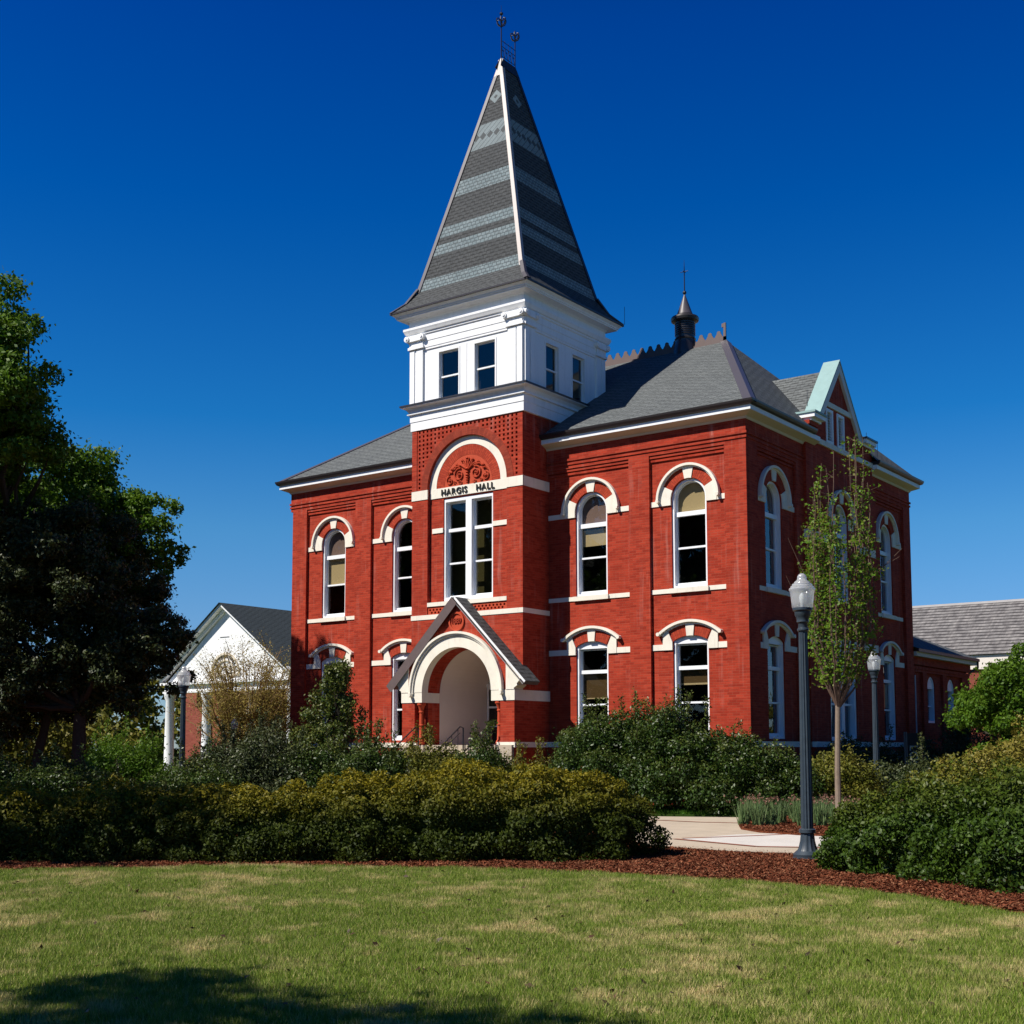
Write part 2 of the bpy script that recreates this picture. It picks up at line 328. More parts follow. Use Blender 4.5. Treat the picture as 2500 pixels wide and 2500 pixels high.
    def build(s, name, mat, parent=None, smooth=False, recalc=True):
        o0 = org_of(parent) if parent else (0, 0, 0)
        me = bpy.data.meshes.new(name)
        me.from_pydata([(a - o0[0], b - o0[1], c - o0[2]) for a, b, c in s.v], [], s.f)
        me.validate(clean_customdata=False) if False else None
        uvl = me.uv_layers.new(name='UVMap'); V = s.v
        data = uvl.data
        for pi_, poly in enumerate(me.polygons):
            if pi_ in s.uv:
                for li, q in zip(poly.loop_indices, s.uv[pi_]): data[li].uv = q
                continue
            nx, ny, nz = poly.normal
            if abs(nz) > 0.995: ux, uy, uz = 1, 0, 0; vx, vy, vz = 0, 1, 0
            else:
                L = hypot(nx, ny); ux, uy, uz = -ny / L, nx / L, 0
                if ux + uy < 0: ux, uy = -ux, -uy
                # v axis up the slope
                vx, vy, vz = (ny * uz - nz * uy), (nz * ux - nx * uz), (nx * uy - ny * ux)
                if vz < 0: vx, vy, vz = -vx, -vy, -vz
            for li in poly.loop_indices:
                p = V[me.loops[li].vertex_index]
                data[li].uv = (p[0] * ux + p[1] * uy, p[0] * vx + p[1] * vy + p[2] * vz)
        if recalc:
            bm = bmesh.new(); bm.from_mesh(me); bmesh.ops.remove_doubles(bm, verts=bm.verts, dist=0.0002)
            bmesh.ops.recalc_face_normals(bm, faces=bm.faces); bm.to_mesh(me); bm.free()
        if smooth:
            me.polygons.foreach_set('use_smooth', [True] * len(me.polygons))
            try: me.set_sharp_from_angle(angle=radians(35))
            except Exception: pass
        me.materials.append(mat)
        o = bpy.data.objects.new(name, me); COL.objects.link(o)
        if parent: o.parent = parent
        return o
def tag(o, label=None, cat=None, group=None, kind=None):
    if label: o['label'] = label
    if cat: o['category'] = cat
    if group: o['group'] = group
    if kind: o['kind'] = kind
    return o
def thing(name, label, cat, loc=(0, 0, 0), group=None):
    o = bpy.data.objects.new(name, None); COL.objects.link(o); o.location = loc; o.empty_display_size = 0.3
    ORG[o.name] = loc; return tag(o, label, cat, group)
def copy_tree(o, parent=None):
    c = o.copy(); COL.objects.link(c); c.parent = parent
    for ch in [q for q in COL.objects if q.parent == o]: copy_tree(ch, c)
    return c
def Fm(y0): return lambda a, b, d: (a, y0 - d, b)          # front-facing planes: a = x, b = z, d = outwards
def Rm(x0): return lambda a, b, d: (x0 + d, a, b)          # right-facing planes: a = y
def arc(cx, cz, r, a0, a1, n=20): return [(cx + r * cos(a0 + (a1 - a0) * k / n), cz + r * sin(a0 + (a1 - a0) * k / n)) for k in range(n + 1)]
def rect(a0, a1, b0, b1): return [(a0, b0), (a1, b0), (a1, b1), (a0, b1)]
def text_mesh(txt, size, mp_origin, ax, ay, az, extrude, spacing=1.0):
    """text as mesh data: x axis -> ax, y -> ay, depth -> az"""
    cu = bpy.data.curves.new('txt', 'FONT'); cu.body = txt; cu.size = size; cu.extrude = extrude; cu.align_x = 'CENTER'; cu.align_y = 'CENTER'
    cu.offset = size * 0.012; cu.space_character = spacing
    o = bpy.data.objects.new('txt', cu); COL.objects.link(o); bpy.context.view_layer.update()
    me = o.to_mesh(); mb = MB(); A, B, C, O = Vector(ax), Vector(ay), Vector(az), Vector(mp_origin)
    mb.v = [tuple(O + A * v.co.x + B * v.co.y + C * (v.co.z + extrude)) for v in me.vertices]; mb.f = [tuple(p.vertices) for p in me.polygons]
    o.to_mesh_clear(); bpy.data.objects.remove(o); bpy.data.curves.remove(cu)
    return mb

# ================================================================== GROUND, PATHS
def poly_sheet(name, pts, z, mat, thick=0.0):
    mb = MB(); tr = tessellate_polygon([[Vector((a, b, 0)) for a, b in pts]])
    mb.v = [(a, b, z) for a, b in pts]; mb.f = [tuple(t) for t in tr]
    if thick:
        n = len(pts)
        for k in range(n):
            a, b = pts[k], pts[(k + 1) % n]; mb.quad((*a, z), (*b, z), (*b, z - thick), (*a, z - thick))
    o = mb.build(name, mat); tag(o, kind='structure'); return o
def lawn_mat():
    b = NB('lawn_soil', 0.9, 0.1); n = b.noise(b.mapping(b.pos(), (1, 1, 1)), 0.55, 4, 0.6); n2 = b.noise(b.pos(), 30, 3)
    c = b.ramp(n, [(0.40, (0.05, 0.09, 0.012)), (0.55, (0.10, 0.14, 0.03)), (0.68, (0.26, 0.21, 0.09))])
    c = b.mix(b.rng(n2, 0.35, 0.7, 0, 0.6), c, (0.03, 0.04, 0.01)); b.col(c); b.bump(n2, 0.6, 0.03); return b.m
def mulch_mat():
    b = NB('mulch', 0.9, 0.1); n = b.noise(b.mapping(b.pos(), (1, 1, 1)), 28, 4, 0.7); n2 = b.noise(b.pos(), 2.0, 3)
    c = b.ramp(n, [(0.3, (0.03, 0.010, 0.006)), (0.5, (0.13, 0.036, 0.016)), (0.7, (0.26, 0.085, 0.035))])
    c = b.mix(b.rng(n2, 0.4, 0.7, 0, 0.4), c, (0.07, 0.02, 0.01)); b.col(c); b.bump(n, 1.0, 0.03); return b.m
def conc_mat(name, c, d):
    b = NB(name, 0.85, 0.2); n = b.noise(b.pos(), 1.4, 5); n2 = b.noise(b.pos(), 45, 2)
    n3 = b.noise(b.pos(), 3.5, 6, 0.7); x = b.mix(b.rng(n, 0.3, 0.7), c, d); x = b.mix(b.rng(n3, 0.55, 0.75, 0, 0.4), x, tuple(q * 0.55 for q in d)); x = b.mix(b.rng(n2, 0.4, 0.8, 0, 0.25), x, tuple(q * 0.6 for q in d)); b.col(x); return b.m
LAWN = lawn_mat(); MULCH = mulch_mat()
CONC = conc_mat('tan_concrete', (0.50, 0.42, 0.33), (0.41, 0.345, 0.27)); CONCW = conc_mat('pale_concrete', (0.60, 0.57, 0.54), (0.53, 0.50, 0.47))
PAVER = brick_mat('paver_brick', (0.36, 0.13, 0.08), (0.30, 0.10, 0.07), (0.2, 0.12, 0.08), streak=0, bw=0.2, bh=0.1)
poly_sheet('ground', [(-700, -700), (700, -700), (700, 700), (-700, 700)], 0.0, LAWN)
EDGE = [(-16, -34), (-9.0, -28.8), (-3.0, -23.9), (-0.37, -21.81), (1.81, -19.2), (4.58, -17.85), (6.44, -17.35), (8.28, -17.2), (10.36, -17.42), (11.94, -18.4), (15.5, -20.6), (22, -25)]
poly_sheet('mulch_bed', EDGE + [(30, -14), (16, -3), (9.2, -9.6), (7.9, -12.9), (6.3, -13.2), (4.7, -12.9), (0, -9), (-30, -1), (-40, -20)], 0.02, MULCH)
poly_sheet('path', [(4.5, -13.0), (6.3, -13.35), (7.9, -13.0), (9.0, -10.5), (11, -5), (6, 0), (2.4, -4.35), (0.3, -5.3), (-4, -6.5), (-3.2, -7.6), (1.0, -9.2)], 0.05, CONC, 0.12)
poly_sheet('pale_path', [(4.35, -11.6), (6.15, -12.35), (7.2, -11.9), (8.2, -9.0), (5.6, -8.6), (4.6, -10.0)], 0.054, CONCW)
def strip(pts, w_, z):
    mb = MB()
    for a, b in zip(pts, pts[1:]):
        A, B = Vector((*a, z)), Vector((*b, z)); d = (B - A).normalized(); n = Vector((-d.y, d.x, 0)) * w_ / 2
        mb.quad(A - n, B - n, B + n, A + n)
    return mb
o = strip([(4.25, -11.7), (6.2, -12.45), (7.35, -11.95)], 0.13, 0.058).build('brick_edging', PAVER); tag(o, kind='structure')
o = strip([(4.3, -11.5), (5.0, -10.2), (5.5, -9.0)], 0.11, 0.058).build('brick_edging', PAVER); tag(o, kind='structure')
o = strip([(-0.6, -6.6), (2.2, -6.9), (3.4, -6.6)], 0.12, 0.058).build('brick_edging', PAVER); tag(o, kind='structure')
BEDP = [(3.0, -6.2), (3.45, -7.6), (4.0, -8.6), (4.7, -9.25), (5.6, -9.55), (7.2, -9.5), (9.5, -8), (8, -3), (4, -2.5), (2.9, -4.2)]
poly_sheet('flower_bed', BEDP, 0.09, MULCH, 0.05)
poly_sheet('grass_verge', [(-6, -3.3), (-0.2, -5.15), (2.5, -4.2), (2.9, -3.5), (2.0, -1), (-6, -1)], 0.09, flat('verge_soil', (0.03, 0.06, 0.008), 0.9, 0.1), 0.08)

# ------------------------------------------------------------------ leaf clouds
def leaf_cloud(name, P, N, size, mat, parent=None, tip=None, asp=0.55, jitter=0.9, o0=None, sizevar=0.35):
    """P (n,3) leaf centres, N (n,3) preferred normals; diamond leaves"""
    n = len(P)
    nr = N + rng.normal(size=(n, 3)) * jitter; nr /= np.linalg.norm(nr, axis=1)[:, None] + 1e-9
    t = rng.normal(size=(n, 3)); t -= nr * (t * nr).sum(1)[:, None]; t /= np.linalg.norm(t, axis=1)[:, None] + 1e-9
    b = np.cross(nr, t); sz = (size * (1 + rng.uniform(-sizevar, sizevar, n)))[:, None]
    o0 = np.array(o0 if o0 is not None else (org_of(parent) if parent else (0, 0, 0)))
    P = P - o0
    V = np.empty((n, 4, 3)); V[:, 0] = P - t * sz; V[:, 1] = P + b * sz * asp + nr * sz * .15; V[:, 2] = P + t * sz; V[:, 3] = P - b * sz * asp + nr * sz * .15
    me = bpy.data.meshes.new(name); me.vertices.add(4 * n); me.vertices.foreach_set('co', V.reshape(-1))
    me.loops.add(4 * n); me.loops.foreach_set('vertex_index', np.arange(4 * n, dtype=np.int32))
    me.polygons.add(n); me.polygons.foreach_set('loop_start', np.arange(0, 4 * n, 4, dtype=np.int32))
    me.update(calc_edges=True)
    a = me.attributes.new('rnd', 'FLOAT', 'FACE'); a.data.foreach_set('value', rng.random(n).astype(np.float32))
    a = me.attributes.new('tip', 'FLOAT', 'FACE'); a.data.foreach_set('value', (tip if tip is not None else np.zeros(n)).astype(np.float32))
    me.materials.append(mat); o = bpy.data.objects.new(name, me); COL.objects.link(o)
    if parent: o.parent = parent
    return o
def sph(n):
    d = rng.normal(size=(n, 3)); return d / np.linalg.norm(d, axis=1)[:, None]
def lumps(d, seed, k=14, amp=0.16, sharp=9):
    """bumpy radius factor for directions d"""
    r = np.random.default_rng(seed); c = r.normal(size=(k, 3)); c /= np.linalg.norm(c, axis=1)[:, None]
    return 1 - amp + amp * 1.6 * np.clip(np.exp(sharp * (d @ c.T - 1)).max(1), 0, 1)
def mound(c, rad, n, seed, amp=0.14, k=16, shell=0.10, zmin=0.03, sharp=9, flat_=1.0, rot=0.0):
    """leaves on a lumpy half-ellipsoid reaching down to the ground"""
    d = sph(int(n * 1.7)); d = d[d[:, 2] > -0.55][:n]
    f = lumps(d, seed, k, amp, sharp) * (1 - np.abs(rng.normal(size=len(d))) * shell)
    q = np.sign(d) * np.abs(d) ** flat_
    # broad swellings as well as small lumps, so that a mound is never a clean dome
    f *= 1 + .05 * np.sin(3.1 * d[:, 0] + seed) + .045 * np.sin(5.3 * d[:, 1] + 2.3 * d[:, 0] + seed * 1.7) + .035 * np.sin(11 * d[:, 0] + 7 * d[:, 2] + seed)
    P = q * f[:, None] * np.array(rad); N = d / np.array(rad); N /= np.linalg.norm(N, axis=1)[:, None]
    cr, sr = cos(rot), sin(rot); Rz = np.array([[cr, sr, 0], [-sr, cr, 0], [0, 0, 1]])
    P = np.array(c) + P @ Rz; N = N @ Rz
    m = P[:, 2] > zmin; P = P[m]; N = N[m]
    return P, N, f[m]
def clumps(cs, rs, n, zsq=0.75):
    """leaf positions on the outsides of many small clumps"""
    cs = np.array(cs); rs = np.array(rs); w_ = rs ** 2; idx = rng.choice(len(cs), n, p=w_ / w_.sum())
    d = sph(n); r = rs[idx] * (1 - np.abs(rng.normal(size=n)) * 0.30 + (rng.random(n) < .22) * rng.random(n) * .65)
    P = cs[idx] + d * r[:, None] * np.array([1, 1, zsq]); N = d + np.array([0, 0, 0.5]); N /= np.linalg.norm(N, axis=1)[:, None]
    return P, N, idx, d
def branchy(mb, base, ends, r0, segs=5, wob=0.25, n=7):
    base = Vector(base)
    for e in ends:
        e = Vector(e); pts = []; rr = []
        for i in range(segs + 1):
            t = i / segs; p = base.lerp(e, t)
            if 0 < i < segs: p += Vector((random.uniform(-1, 1), random.uniform(-1, 1), random.uniform(-.4, .4))) * wob * (e - base).length * 0.12
            pts.append(p); rr.append(r0 * (1 - t) ** 0.8 + 0.006)
        mb.tube(pts, rr, n, caps=False)
# ================================================================== THE HALL
hall = thing('brick_hall', 'two storey red brick hall with a white belfry, tall slate spire and arched front porch', 'building', (-8.8, 6, 0))
XL, YB = -17.66, 12.77
TX0, TX1, TY = -10.92, -6.577, -1.367     # tower
TC = -8.75
H = lambda mb, n, m, p=None, **k: mb.build(n, m, p or hall, **k)
front, right_ = Fm(0.0), Rm(0.0)
def win_outline(cx, arched, grow=0.0, z0=6.15, half=0.56, zs=None):
    h = half + grow
    if arched == 2:
        zs = zs or 8.71
        return [(cx - h, z0 - grow), (cx + h, z0 - grow)] + arc(cx, zs, h, 0, pi, 22)
    r, cz = 1.06 + grow, 3.745                      # segmental head
    a = math.acos(h / r)
    return [(cx - h, z0 - grow), (cx + h, z0 - grow)] + arc(cx, cz, r, a, pi - a, 10)
def make_window(mp, cx, storey, blinds=(), z0=None):
    """white frame with deep jambs and rails; glass and blinds are its sub-parts"""
    z0 = z0 if z0 is not None else (6.155 if storey == 2 else 1.9)
    mb = MB(); o = win_outline(cx, storey, -0.002, z0); i = win_outline(cx, storey, -0.065, z0 + 0.005)
    mb.plate(mp, o, [i], -0.24, -0.045)
    if storey == 2:
        j = win_outline(cx, 2, -0.10, z0 + 0.03); mb.plate(mp, win_outline(cx, 2, -0.06, z0), [j], -0.235, -0.17)
        mb.abox(mp, cx - .5, cx + .5, 8.22, 8.35, -0.232, -0.12); mb.abox(mp, cx - .48, cx + .48, 7.28, 7.335, -0.23, -0.15)
        mb.abox(mp, cx - .5, cx + .5, z0 + .02, z0 + .15, -0.229, -0.13)
    else:
        # white board closes the segmental head
        r, cz = 1.06 - 0.03, 3.745; a = math.acos(0.53 / r)
        mb.plate(mp, [(cx - .53, 4.575), (cx + .53, 4.575)] + arc(cx, cz, r, a, pi - a, 10), (), -0.12, -0.06)
        mb.plate(mp, rect(cx - .50, cx + .50, z0 + .06, 4.57), [rect(cx - .46, cx + .46, z0 + .16, 4.53)], -0.235, -0.17)
        mb.abox(mp, cx - .5, cx + .5, 3.84, 3.945, -0.232, -0.12); mb.abox(mp, cx - .48, cx + .48, 2.89, 2.945, -0.23, -0.15)
        mb.abox(mp, cx - .5, cx + .5, z0 + .02, z0 + .13, -0.229, -0.13)
    w_ = mb.build('window', WHITEG, hall)
    g = MB(); g.plate(mp, win_outline(cx, storey, -0.09, z0), (), -0.205, -0.200, back=False); g.build('glass', GLASS, w_)
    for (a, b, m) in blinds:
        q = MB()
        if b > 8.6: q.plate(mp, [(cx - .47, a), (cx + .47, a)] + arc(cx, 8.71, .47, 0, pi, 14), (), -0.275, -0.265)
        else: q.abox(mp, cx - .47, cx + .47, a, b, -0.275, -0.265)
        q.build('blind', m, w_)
    return w_
def dress_window(mp, cx, storey, pl, pr):
    """stone sill, hood mould, keystone, impost blocks and brick voussoirs of one window; pl/pr = ends of its string courses"""
    if storey == 2:
        s = MB(); s.abox(mp, cx - .62, cx + .62, 6.015, 6.15, -0.1, 0.085); s.build('window_sill', STONE, hall)
        s = MB(); s.arc_ring(mp, cx, 8.70, 0.93, 1.0, radians(1), radians(179), 0.0, 0.13, 30, False); s.arc_ring(mp, cx, 8.70, 0.89, 0.94, radians(1), radians(179), 0.0, 0.07, 30, False)
        for q in (-1, 1): s.plate(mp, arc(cx + q * .955, 8.685, .052, 0, 2 * pi, 9)[:-1], (), 0, 0.16)
        s.build('hood_mould', STONE, hall)
        v = MB(); v.arc_ring(mp, cx, 8.71, 0.575, 0.89, radians(27), radians(153), 0.0, 0.022, 26); v.build('brick_arch', VOUS, hall)
        k = MB(); k.plate(mp, arc(cx, 8.71, 0.565, radians(79), radians(101), 3) + arc(cx, 8.71, 0.895, radians(101), radians(79), 3), (), -0.02, 0.05); k.build('keystone', STONE, hall)
        for q in (1, -1):
            P = [(cx + q * .565, 8.553)] + [(cx + q * .565 * cos(t), 8.71 + .565 * sin(t)) for t in (0, radians(9), radians(18), radians(27))] + [(cx + q * .90 * cos(t), 8.71 + .90 * sin(t)) for t in (radians(27), radians(18), radians(9), 0)] + [(cx + q * .90, 8.553)]
            b = MB(); b.plate(mp, P if q > 0 else P[::-1], (), -0.02, 0.045); b.build('impost_block', STONE, hall)
        z0, z1 = 8.555, 8.705; n0 = .90
    else:
        r, cz = 1.53, 3.715; a = math.acos(1.0 / r)
        s = MB(); s.arc_ring(mp, cx, cz, 1.455, 1.53, a, pi - a, 0, 0.13, 18, False); s.arc_ring(mp, cx, cz, 1.40, 1.46, a + .03, pi - a - .03, 0, 0.06, 18, False)
        for q in (-1, 1): s.plate(mp, arc(cx + q * .975, 4.86, .055, 0, 2 * pi, 9)[:-1], (), 0, 0.16)
        s.build('hood_mould', STONE, hall)
        v = MB(); v.arc_ring(mp, cx, cz, 1.085, 1.40, radians(62), radians(118), 0, 0.022, 16); v.build('brick_arch', VOUS, hall)
        k = MB(); k.plate(mp, arc(cx, cz, 1.075, radians(84.3), radians(95.7), 2) + arc(cx, cz, 1.405, radians(95.7), radians(84.3), 2), (), -0.02, 0.05); k.build('keystone', STONE, hall)
        for q in (1, -1):
            P = [(cx + q * .565, 4.405), (cx + q * .565, 4.64), (cx + q * .70, 4.93), (cx + q * .87, 4.87), (cx + q * .87, 4.405)]
            b = MB(); b.plate(mp, P if q > 0 else P[::-1], (), -0.02, 0.045); b.build('impost_block', STONE, hall)
        z0, z1 = 4.407, 4.572; n0 = .87
    for a, b in ((pl, cx - n0), (cx + n0, pr)):
        if b - a > 0.05:
            s = MB(); s.abox(mp, a, b, z0, z1, -0.02, 0.03); s.build('string_course', STONE, hall)
    if storey == 2:
        for a, b in ((pl, cx - .62), (cx + .62, pr)):
            if b - a > 0.05:
                s = MB(); s.abox(mp, a, b, 6.025, 6.152, -0.02, 0.03); s.build('string_course', STONE, hall)
FW = [(-15.70, -16.95, -14.61), (-12.42, -13.87, TX0), (-5.04, TX1, -3.68), (-1.75, -2.97, -0.573)]
RW = [(1.80, 0.62, 3.18), (10.70, 9.58, 12.1)]
# main brick walls -----------------------------------------------------------
wall = MB()
holes = [win_outline(c, 2) for c, _, _ in FW] + [win_outline(c, 1, 0, 1.9) for c, _, _ in FW] + [rect(-10.12, -7.39, 1.75, 4.75)]
wall.plate(front, rect(XL, 0, 0, 10.85), holes, -0.35, 0)
holes = [win_outline(c, 2) for c, _, _ in RW] + [win_outline(c, 1, 0, 1.9) for c, _, _ in RW]
wall.plate(right_, rect(0.352, YB, 0, 10.85), holes + [rect(3.9, 8.9, 0.5, 10.6)], -0.35, 0)
wall.abox(Rm(XL), 0.002, YB, 0, 10.85, 0, 0.35); wall.abox(front, XL + .36, -0.36, 0, 10.85, -YB, -YB + 0.35)
for a, b in ((XL, -16.96), (-14.60, -13.88), (-3.67, -2.98), (-0.57, 0.10)):
    wall.abox(front, a, b, 1.83, 10.06, -0.02, 0.10)
for a, b in ((0.003, 0.60), (3.2, 3.72), (9.05, 9.56), (12.2, YB + .1)):
    wall.abox(right_, a, b, 1.83, 10.06, -0.02, 0.10)
# stepped brick panel heads and corbelled cornice
for a, b in ((-16.96, -14.60), (-13.88, TX0), (TX1, -3.67), (-2.98, -0.57)):
    wall.abox(front, a, b, 9.97, 10.055, -0.02, 0.07); wall.abox(front, a, b, 9.87, 9.93, -0.02, 0.045)
for a, b in ((0.60, 3.2), (9.56, 12.2)):
    wall.abox(right_, a, b, 9.97, 10.055, -0.02, 0.07); wall.abox(right_, a, b, 9.87, 9.93, -0.02, 0.045)
for z0, z1, d in ((10.06, 10.17, .10), (10.17, 10.235, .13), (10.235, 10.29, .10), (10.29, 10.355, .14), (10.355, 10.80, .10)):
    wall.abox(front, XL - d, TX0, z0, z1, -0.02, d); wall.abox(front, TX1, d, z0, z1, -0.02, d)
    wall.abox(right_, -d + 0.003, 3.72, z0 + .001, z1 + .001, -0.02, d - .001); wall.abox(right_, 9.05, YB + d, z0, z1, -0.02, d)
# plinth
wall.abox(front, XL - .08, TX0, 0, 1.67, -0.02, 0.14); wall.abox(front, TX1, 0.14, 0, 1.67, -0.02, 0.14); wall.abox(right_, -0.13, YB + .1, 0, 1.668, -0.02, 0.138)
H(wall, 'wall', BRICK)
wt = MB(); wt.abox(front, XL - .1, TX0, 1.672, 1.828, -0.02, 0.17); H(wt, 'water_table', STONE)
wt = MB(); wt.abox(front, TX1 + .03, 0.17, 1.672, 1.828, -0.02, 0.17); wt.abox(right_, -0.16, YB + .1, 1.671, 1.827, -0.02, 0.168); H(wt, 'water_table', STONE)
room = MB(); room.box(XL + 1.2, -1.2, 1.9, YB - 1.2, 0.5, 10.5); H(room, 'interior', ROOM)  # near-black box added behind the panes; unlit room darkness put into its colour
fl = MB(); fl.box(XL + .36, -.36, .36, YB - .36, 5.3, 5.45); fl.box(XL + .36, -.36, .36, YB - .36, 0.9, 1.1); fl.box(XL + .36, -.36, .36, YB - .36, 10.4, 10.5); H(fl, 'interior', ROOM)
BL = {(-15.70, 2): [(7.31, 8.25, BLIND), (8.35, 9.2, BLINDG)], (-5.04, 2): [(7.68, 8.18, BLIND), (8.35, 9.2, BLINDG)], (-1.75, 2): [(8.35, 9.2, BLIND)],
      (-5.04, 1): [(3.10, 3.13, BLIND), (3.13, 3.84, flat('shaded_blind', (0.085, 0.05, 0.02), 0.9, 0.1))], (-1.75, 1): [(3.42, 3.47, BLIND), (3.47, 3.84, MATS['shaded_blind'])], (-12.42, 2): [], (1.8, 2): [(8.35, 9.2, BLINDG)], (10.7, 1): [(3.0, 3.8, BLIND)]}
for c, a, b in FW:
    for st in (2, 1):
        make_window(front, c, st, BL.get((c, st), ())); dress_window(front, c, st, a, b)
for c, a, b in RW:
    for st in (2, 1):
        make_window(right_, c, st, BL.get((c, st), ())); dress_window(right_, c, st, a, b)

# gabled bay on the right flank ----------------------------------------------
GX = 0.20; gm_ = Rm(GX); G0, G1, GCY = 3.70, 9.07, 6.385
gb = MB()
gb.plate(gm_, [(G0, 0), (G1, 0), (G1, 11.35), (8.1, 11.35), (6.26 + .05, 13.60), (6.26 - .05, 13.60), (4.4, 11.35), (G0, 11.35)],
         [win_outline(GCY - .1, 2), rect(5.15, 7.25, 1.86, 4.70), rect(5.25, 5.80, 11.06, 12.12), rect(6.12, 6.70, 11.06, 12.12)], -0.32, 0)
gb.box(-0.3, GX - .321, G0, G0 + .3, 0, 10.9); gb.box(-0.3, GX - .321, G1 - .3, G1, 0, 10.9)
for a in (G0 + .2, G1 - .95): gb.abox(gm_, a, a + .72, 11.36, 11.48, -0.6, 0.05)
gb.abox(gm_, G0 - .01, G1 + .01, 0, 1.67, -.02, .12)
H(gb, 'gable_wall', BRICK)
st = MB(); st.abox(gm_, G0, G1, 10.88, 11.04, -.02, .06); H(st, 'string_course', STONE)
st = MB(); st.plate(gm_, [(5.02, 12.2), (7.75, 12.2), (7.68, 12.36), (5.1, 12.36)], (), -.02, .05); H(st, 'string_course', STONE)
for a, b in ((G0 - .03, 5.05), (7.55, G1)):
    st = MB(); st.abox(gm_, a, b, 7.87, 8.13, -.15, .05); H(st, 'string_course', STONE)
st = MB(); st.abox(gm_, G0, G1, 4.74, 4.98, -.02, .06); H(st, 'lintel', STONE)
st = MB(); st.abox(gm_, G0, G1, 1.672, 1.83, -.02, .15); H(st, 'water_table', STONE)
for y0, y1 in ((5.25, 5.80), (6.12, 6.70)):
    lv = MB(); lv.plate(gm_, rect(y0, y1, 11.04, 12.14), [rect(y0 + .09, y1 - .09, 11.13, 12.05)], -.16, .03)
    for k in range(11):
        z = 11.16 + k * .083; lv.quad(gm_(y0 + .08, z, -.02), gm_(y1 - .08, z, -.02), gm_(y1 - .08, z + .06, -.11), gm_(y0 + .08, z + .06, -.11)); lv.quad(gm_(y0 + .08, z - .012, -.02), gm_(y1 - .08, z - .012, -.02), gm_(y1 - .08, z, -.02), gm_(y0 + .08, z, -.02))
    H(lv, 'louvre', WHITE)
# copper-clad raking copings, stone soffit strip and boxed kneelers
for sgn, foot, mat in ((-1, 4.42, VERD), (1, 8.10, VERD)):
    ax = GCY - (-sgn) * 0.0
    c = MB(); y0, z0, y1, z1 = foot, 11.60, 6.26, 13.86
    L = hypot(y1 - y0, z1 - z0); ny, nz = -(z1 - z0) / L, (y1 - y0) / L
    if nz < 0: ny, nz = -ny, -nz
    P = lambda t, h, x: (x, y0 + ny * h, z0 + nz * h) if t == 0 else (x, y1 + sgn * .001, z1 + h / nz)
    def slab(h0, h1, xa, xb, mb):
        v = [P(0, h0, xa), P(1, h0, xa), P(1, h1, xa), P(0, h1, xa), P(0, h0, xb), P(1, h0, xb), P(1, h1, xb), P(0, h1, xb)]
        i = len(mb.v); mb.v += v
        for f in ((0, 1, 2, 3), (4, 7, 6, 5), (0, 4, 5, 1), (3, 2, 6, 7), (0, 3, 7, 4), (1, 5, 6, 2)): mb.f.append(tuple(i + k for k in f))
    slab(-0.02, 0.02, -.24, GX + .11, c); H(c, 'coping', mat)
    c = MB(); slab(-0.24, -0.022, -.12, GX + .09, c); H(c, 'barge_stone', flat('barge_paint', (0.66, 0.63, 0.60), .6, .3, .04))
for a, b in ((3.86, 4.80), (8.02, 9.0)):
    k = MB(); k.box(-.45, GX + .10, a + .10, b - .10, 11.48, 11.56); k.box(-.50, GX + .22, a + .04, b - .04, 11.56, 11.69); H(k, 'kneeler', WHITE)
    k = MB(); k.box(-.54, GX + .26, a, b, 11.69, 11.75); H(k, 'kneeler_cap', VERD if a < 5 else SLATEM)
dr = MB()   # cross roof behind the gable
ry = 13.60; ex = 0.30
for sgn in (-1, 1):
    dr.quad((ex - .4, 6.26, ry), (-2.6, 6.26, ry), (-2.6, 6.26 + sgn * 1.98, 11.25), (ex - .4, 6.26 + sgn * 1.98, 11.25))
H(dr, 'gable_roof', ROOFM)
# bay windows
for z0, z1, tr in ((1.86, 4.70, (2.95, 3.88)),):
    fr = MB(); fr.plate(gm_, rect(5.15, 7.25, z0, z1), [rect(5.27, 6.08, z0 + .12, z1 - .1), rect(6.32, 7.13, z0 + .12, z1 - .1)], -.26, -.04)
    for y in (5.27, 6.32):
        for t in tr: fr.abox(gm_, y - .02, y + .83, t, t + .07, -.24, -.14)
    f_ = H(fr, 'window', WHITEG); g = MB(); g.plate(gm_, rect(5.2, 7.2, z0 + .05, z1 - .05), (), -.205, -.2, back=False); g.build('glass', GLASS, f_)
make_window(gm_, GCY - .1, 2)
v = MB(); v.arc_ring(gm_, GCY - .1, 8.71, .575, .89, radians(5), radians(175), 0, .022, 26); H(v, 'brick_arch', VOUS)
v = MB(); v.arc_ring(gm_, GCY - .1, 8.70, .93, 1.0, radians(1), radians(179), 0, .13, 26, False); H(v, 'hood_mould', STONE)
v = MB(); v.plate(gm_, arc(GCY - .1, 8.71, .565, radians(79), radians(101), 3) + arc(GCY - .1, 8.71, .895, radians(101), radians(79), 3), (), -.02, .05); H(v, 'keystone', STONE)
for q in (-.9, .565): v = MB(); v.abox(gm_, GCY - .1 + q, GCY - .1 + q + .335, 8.5, 8.85, -.02, .045); H(v, 'impost_block', STONE)

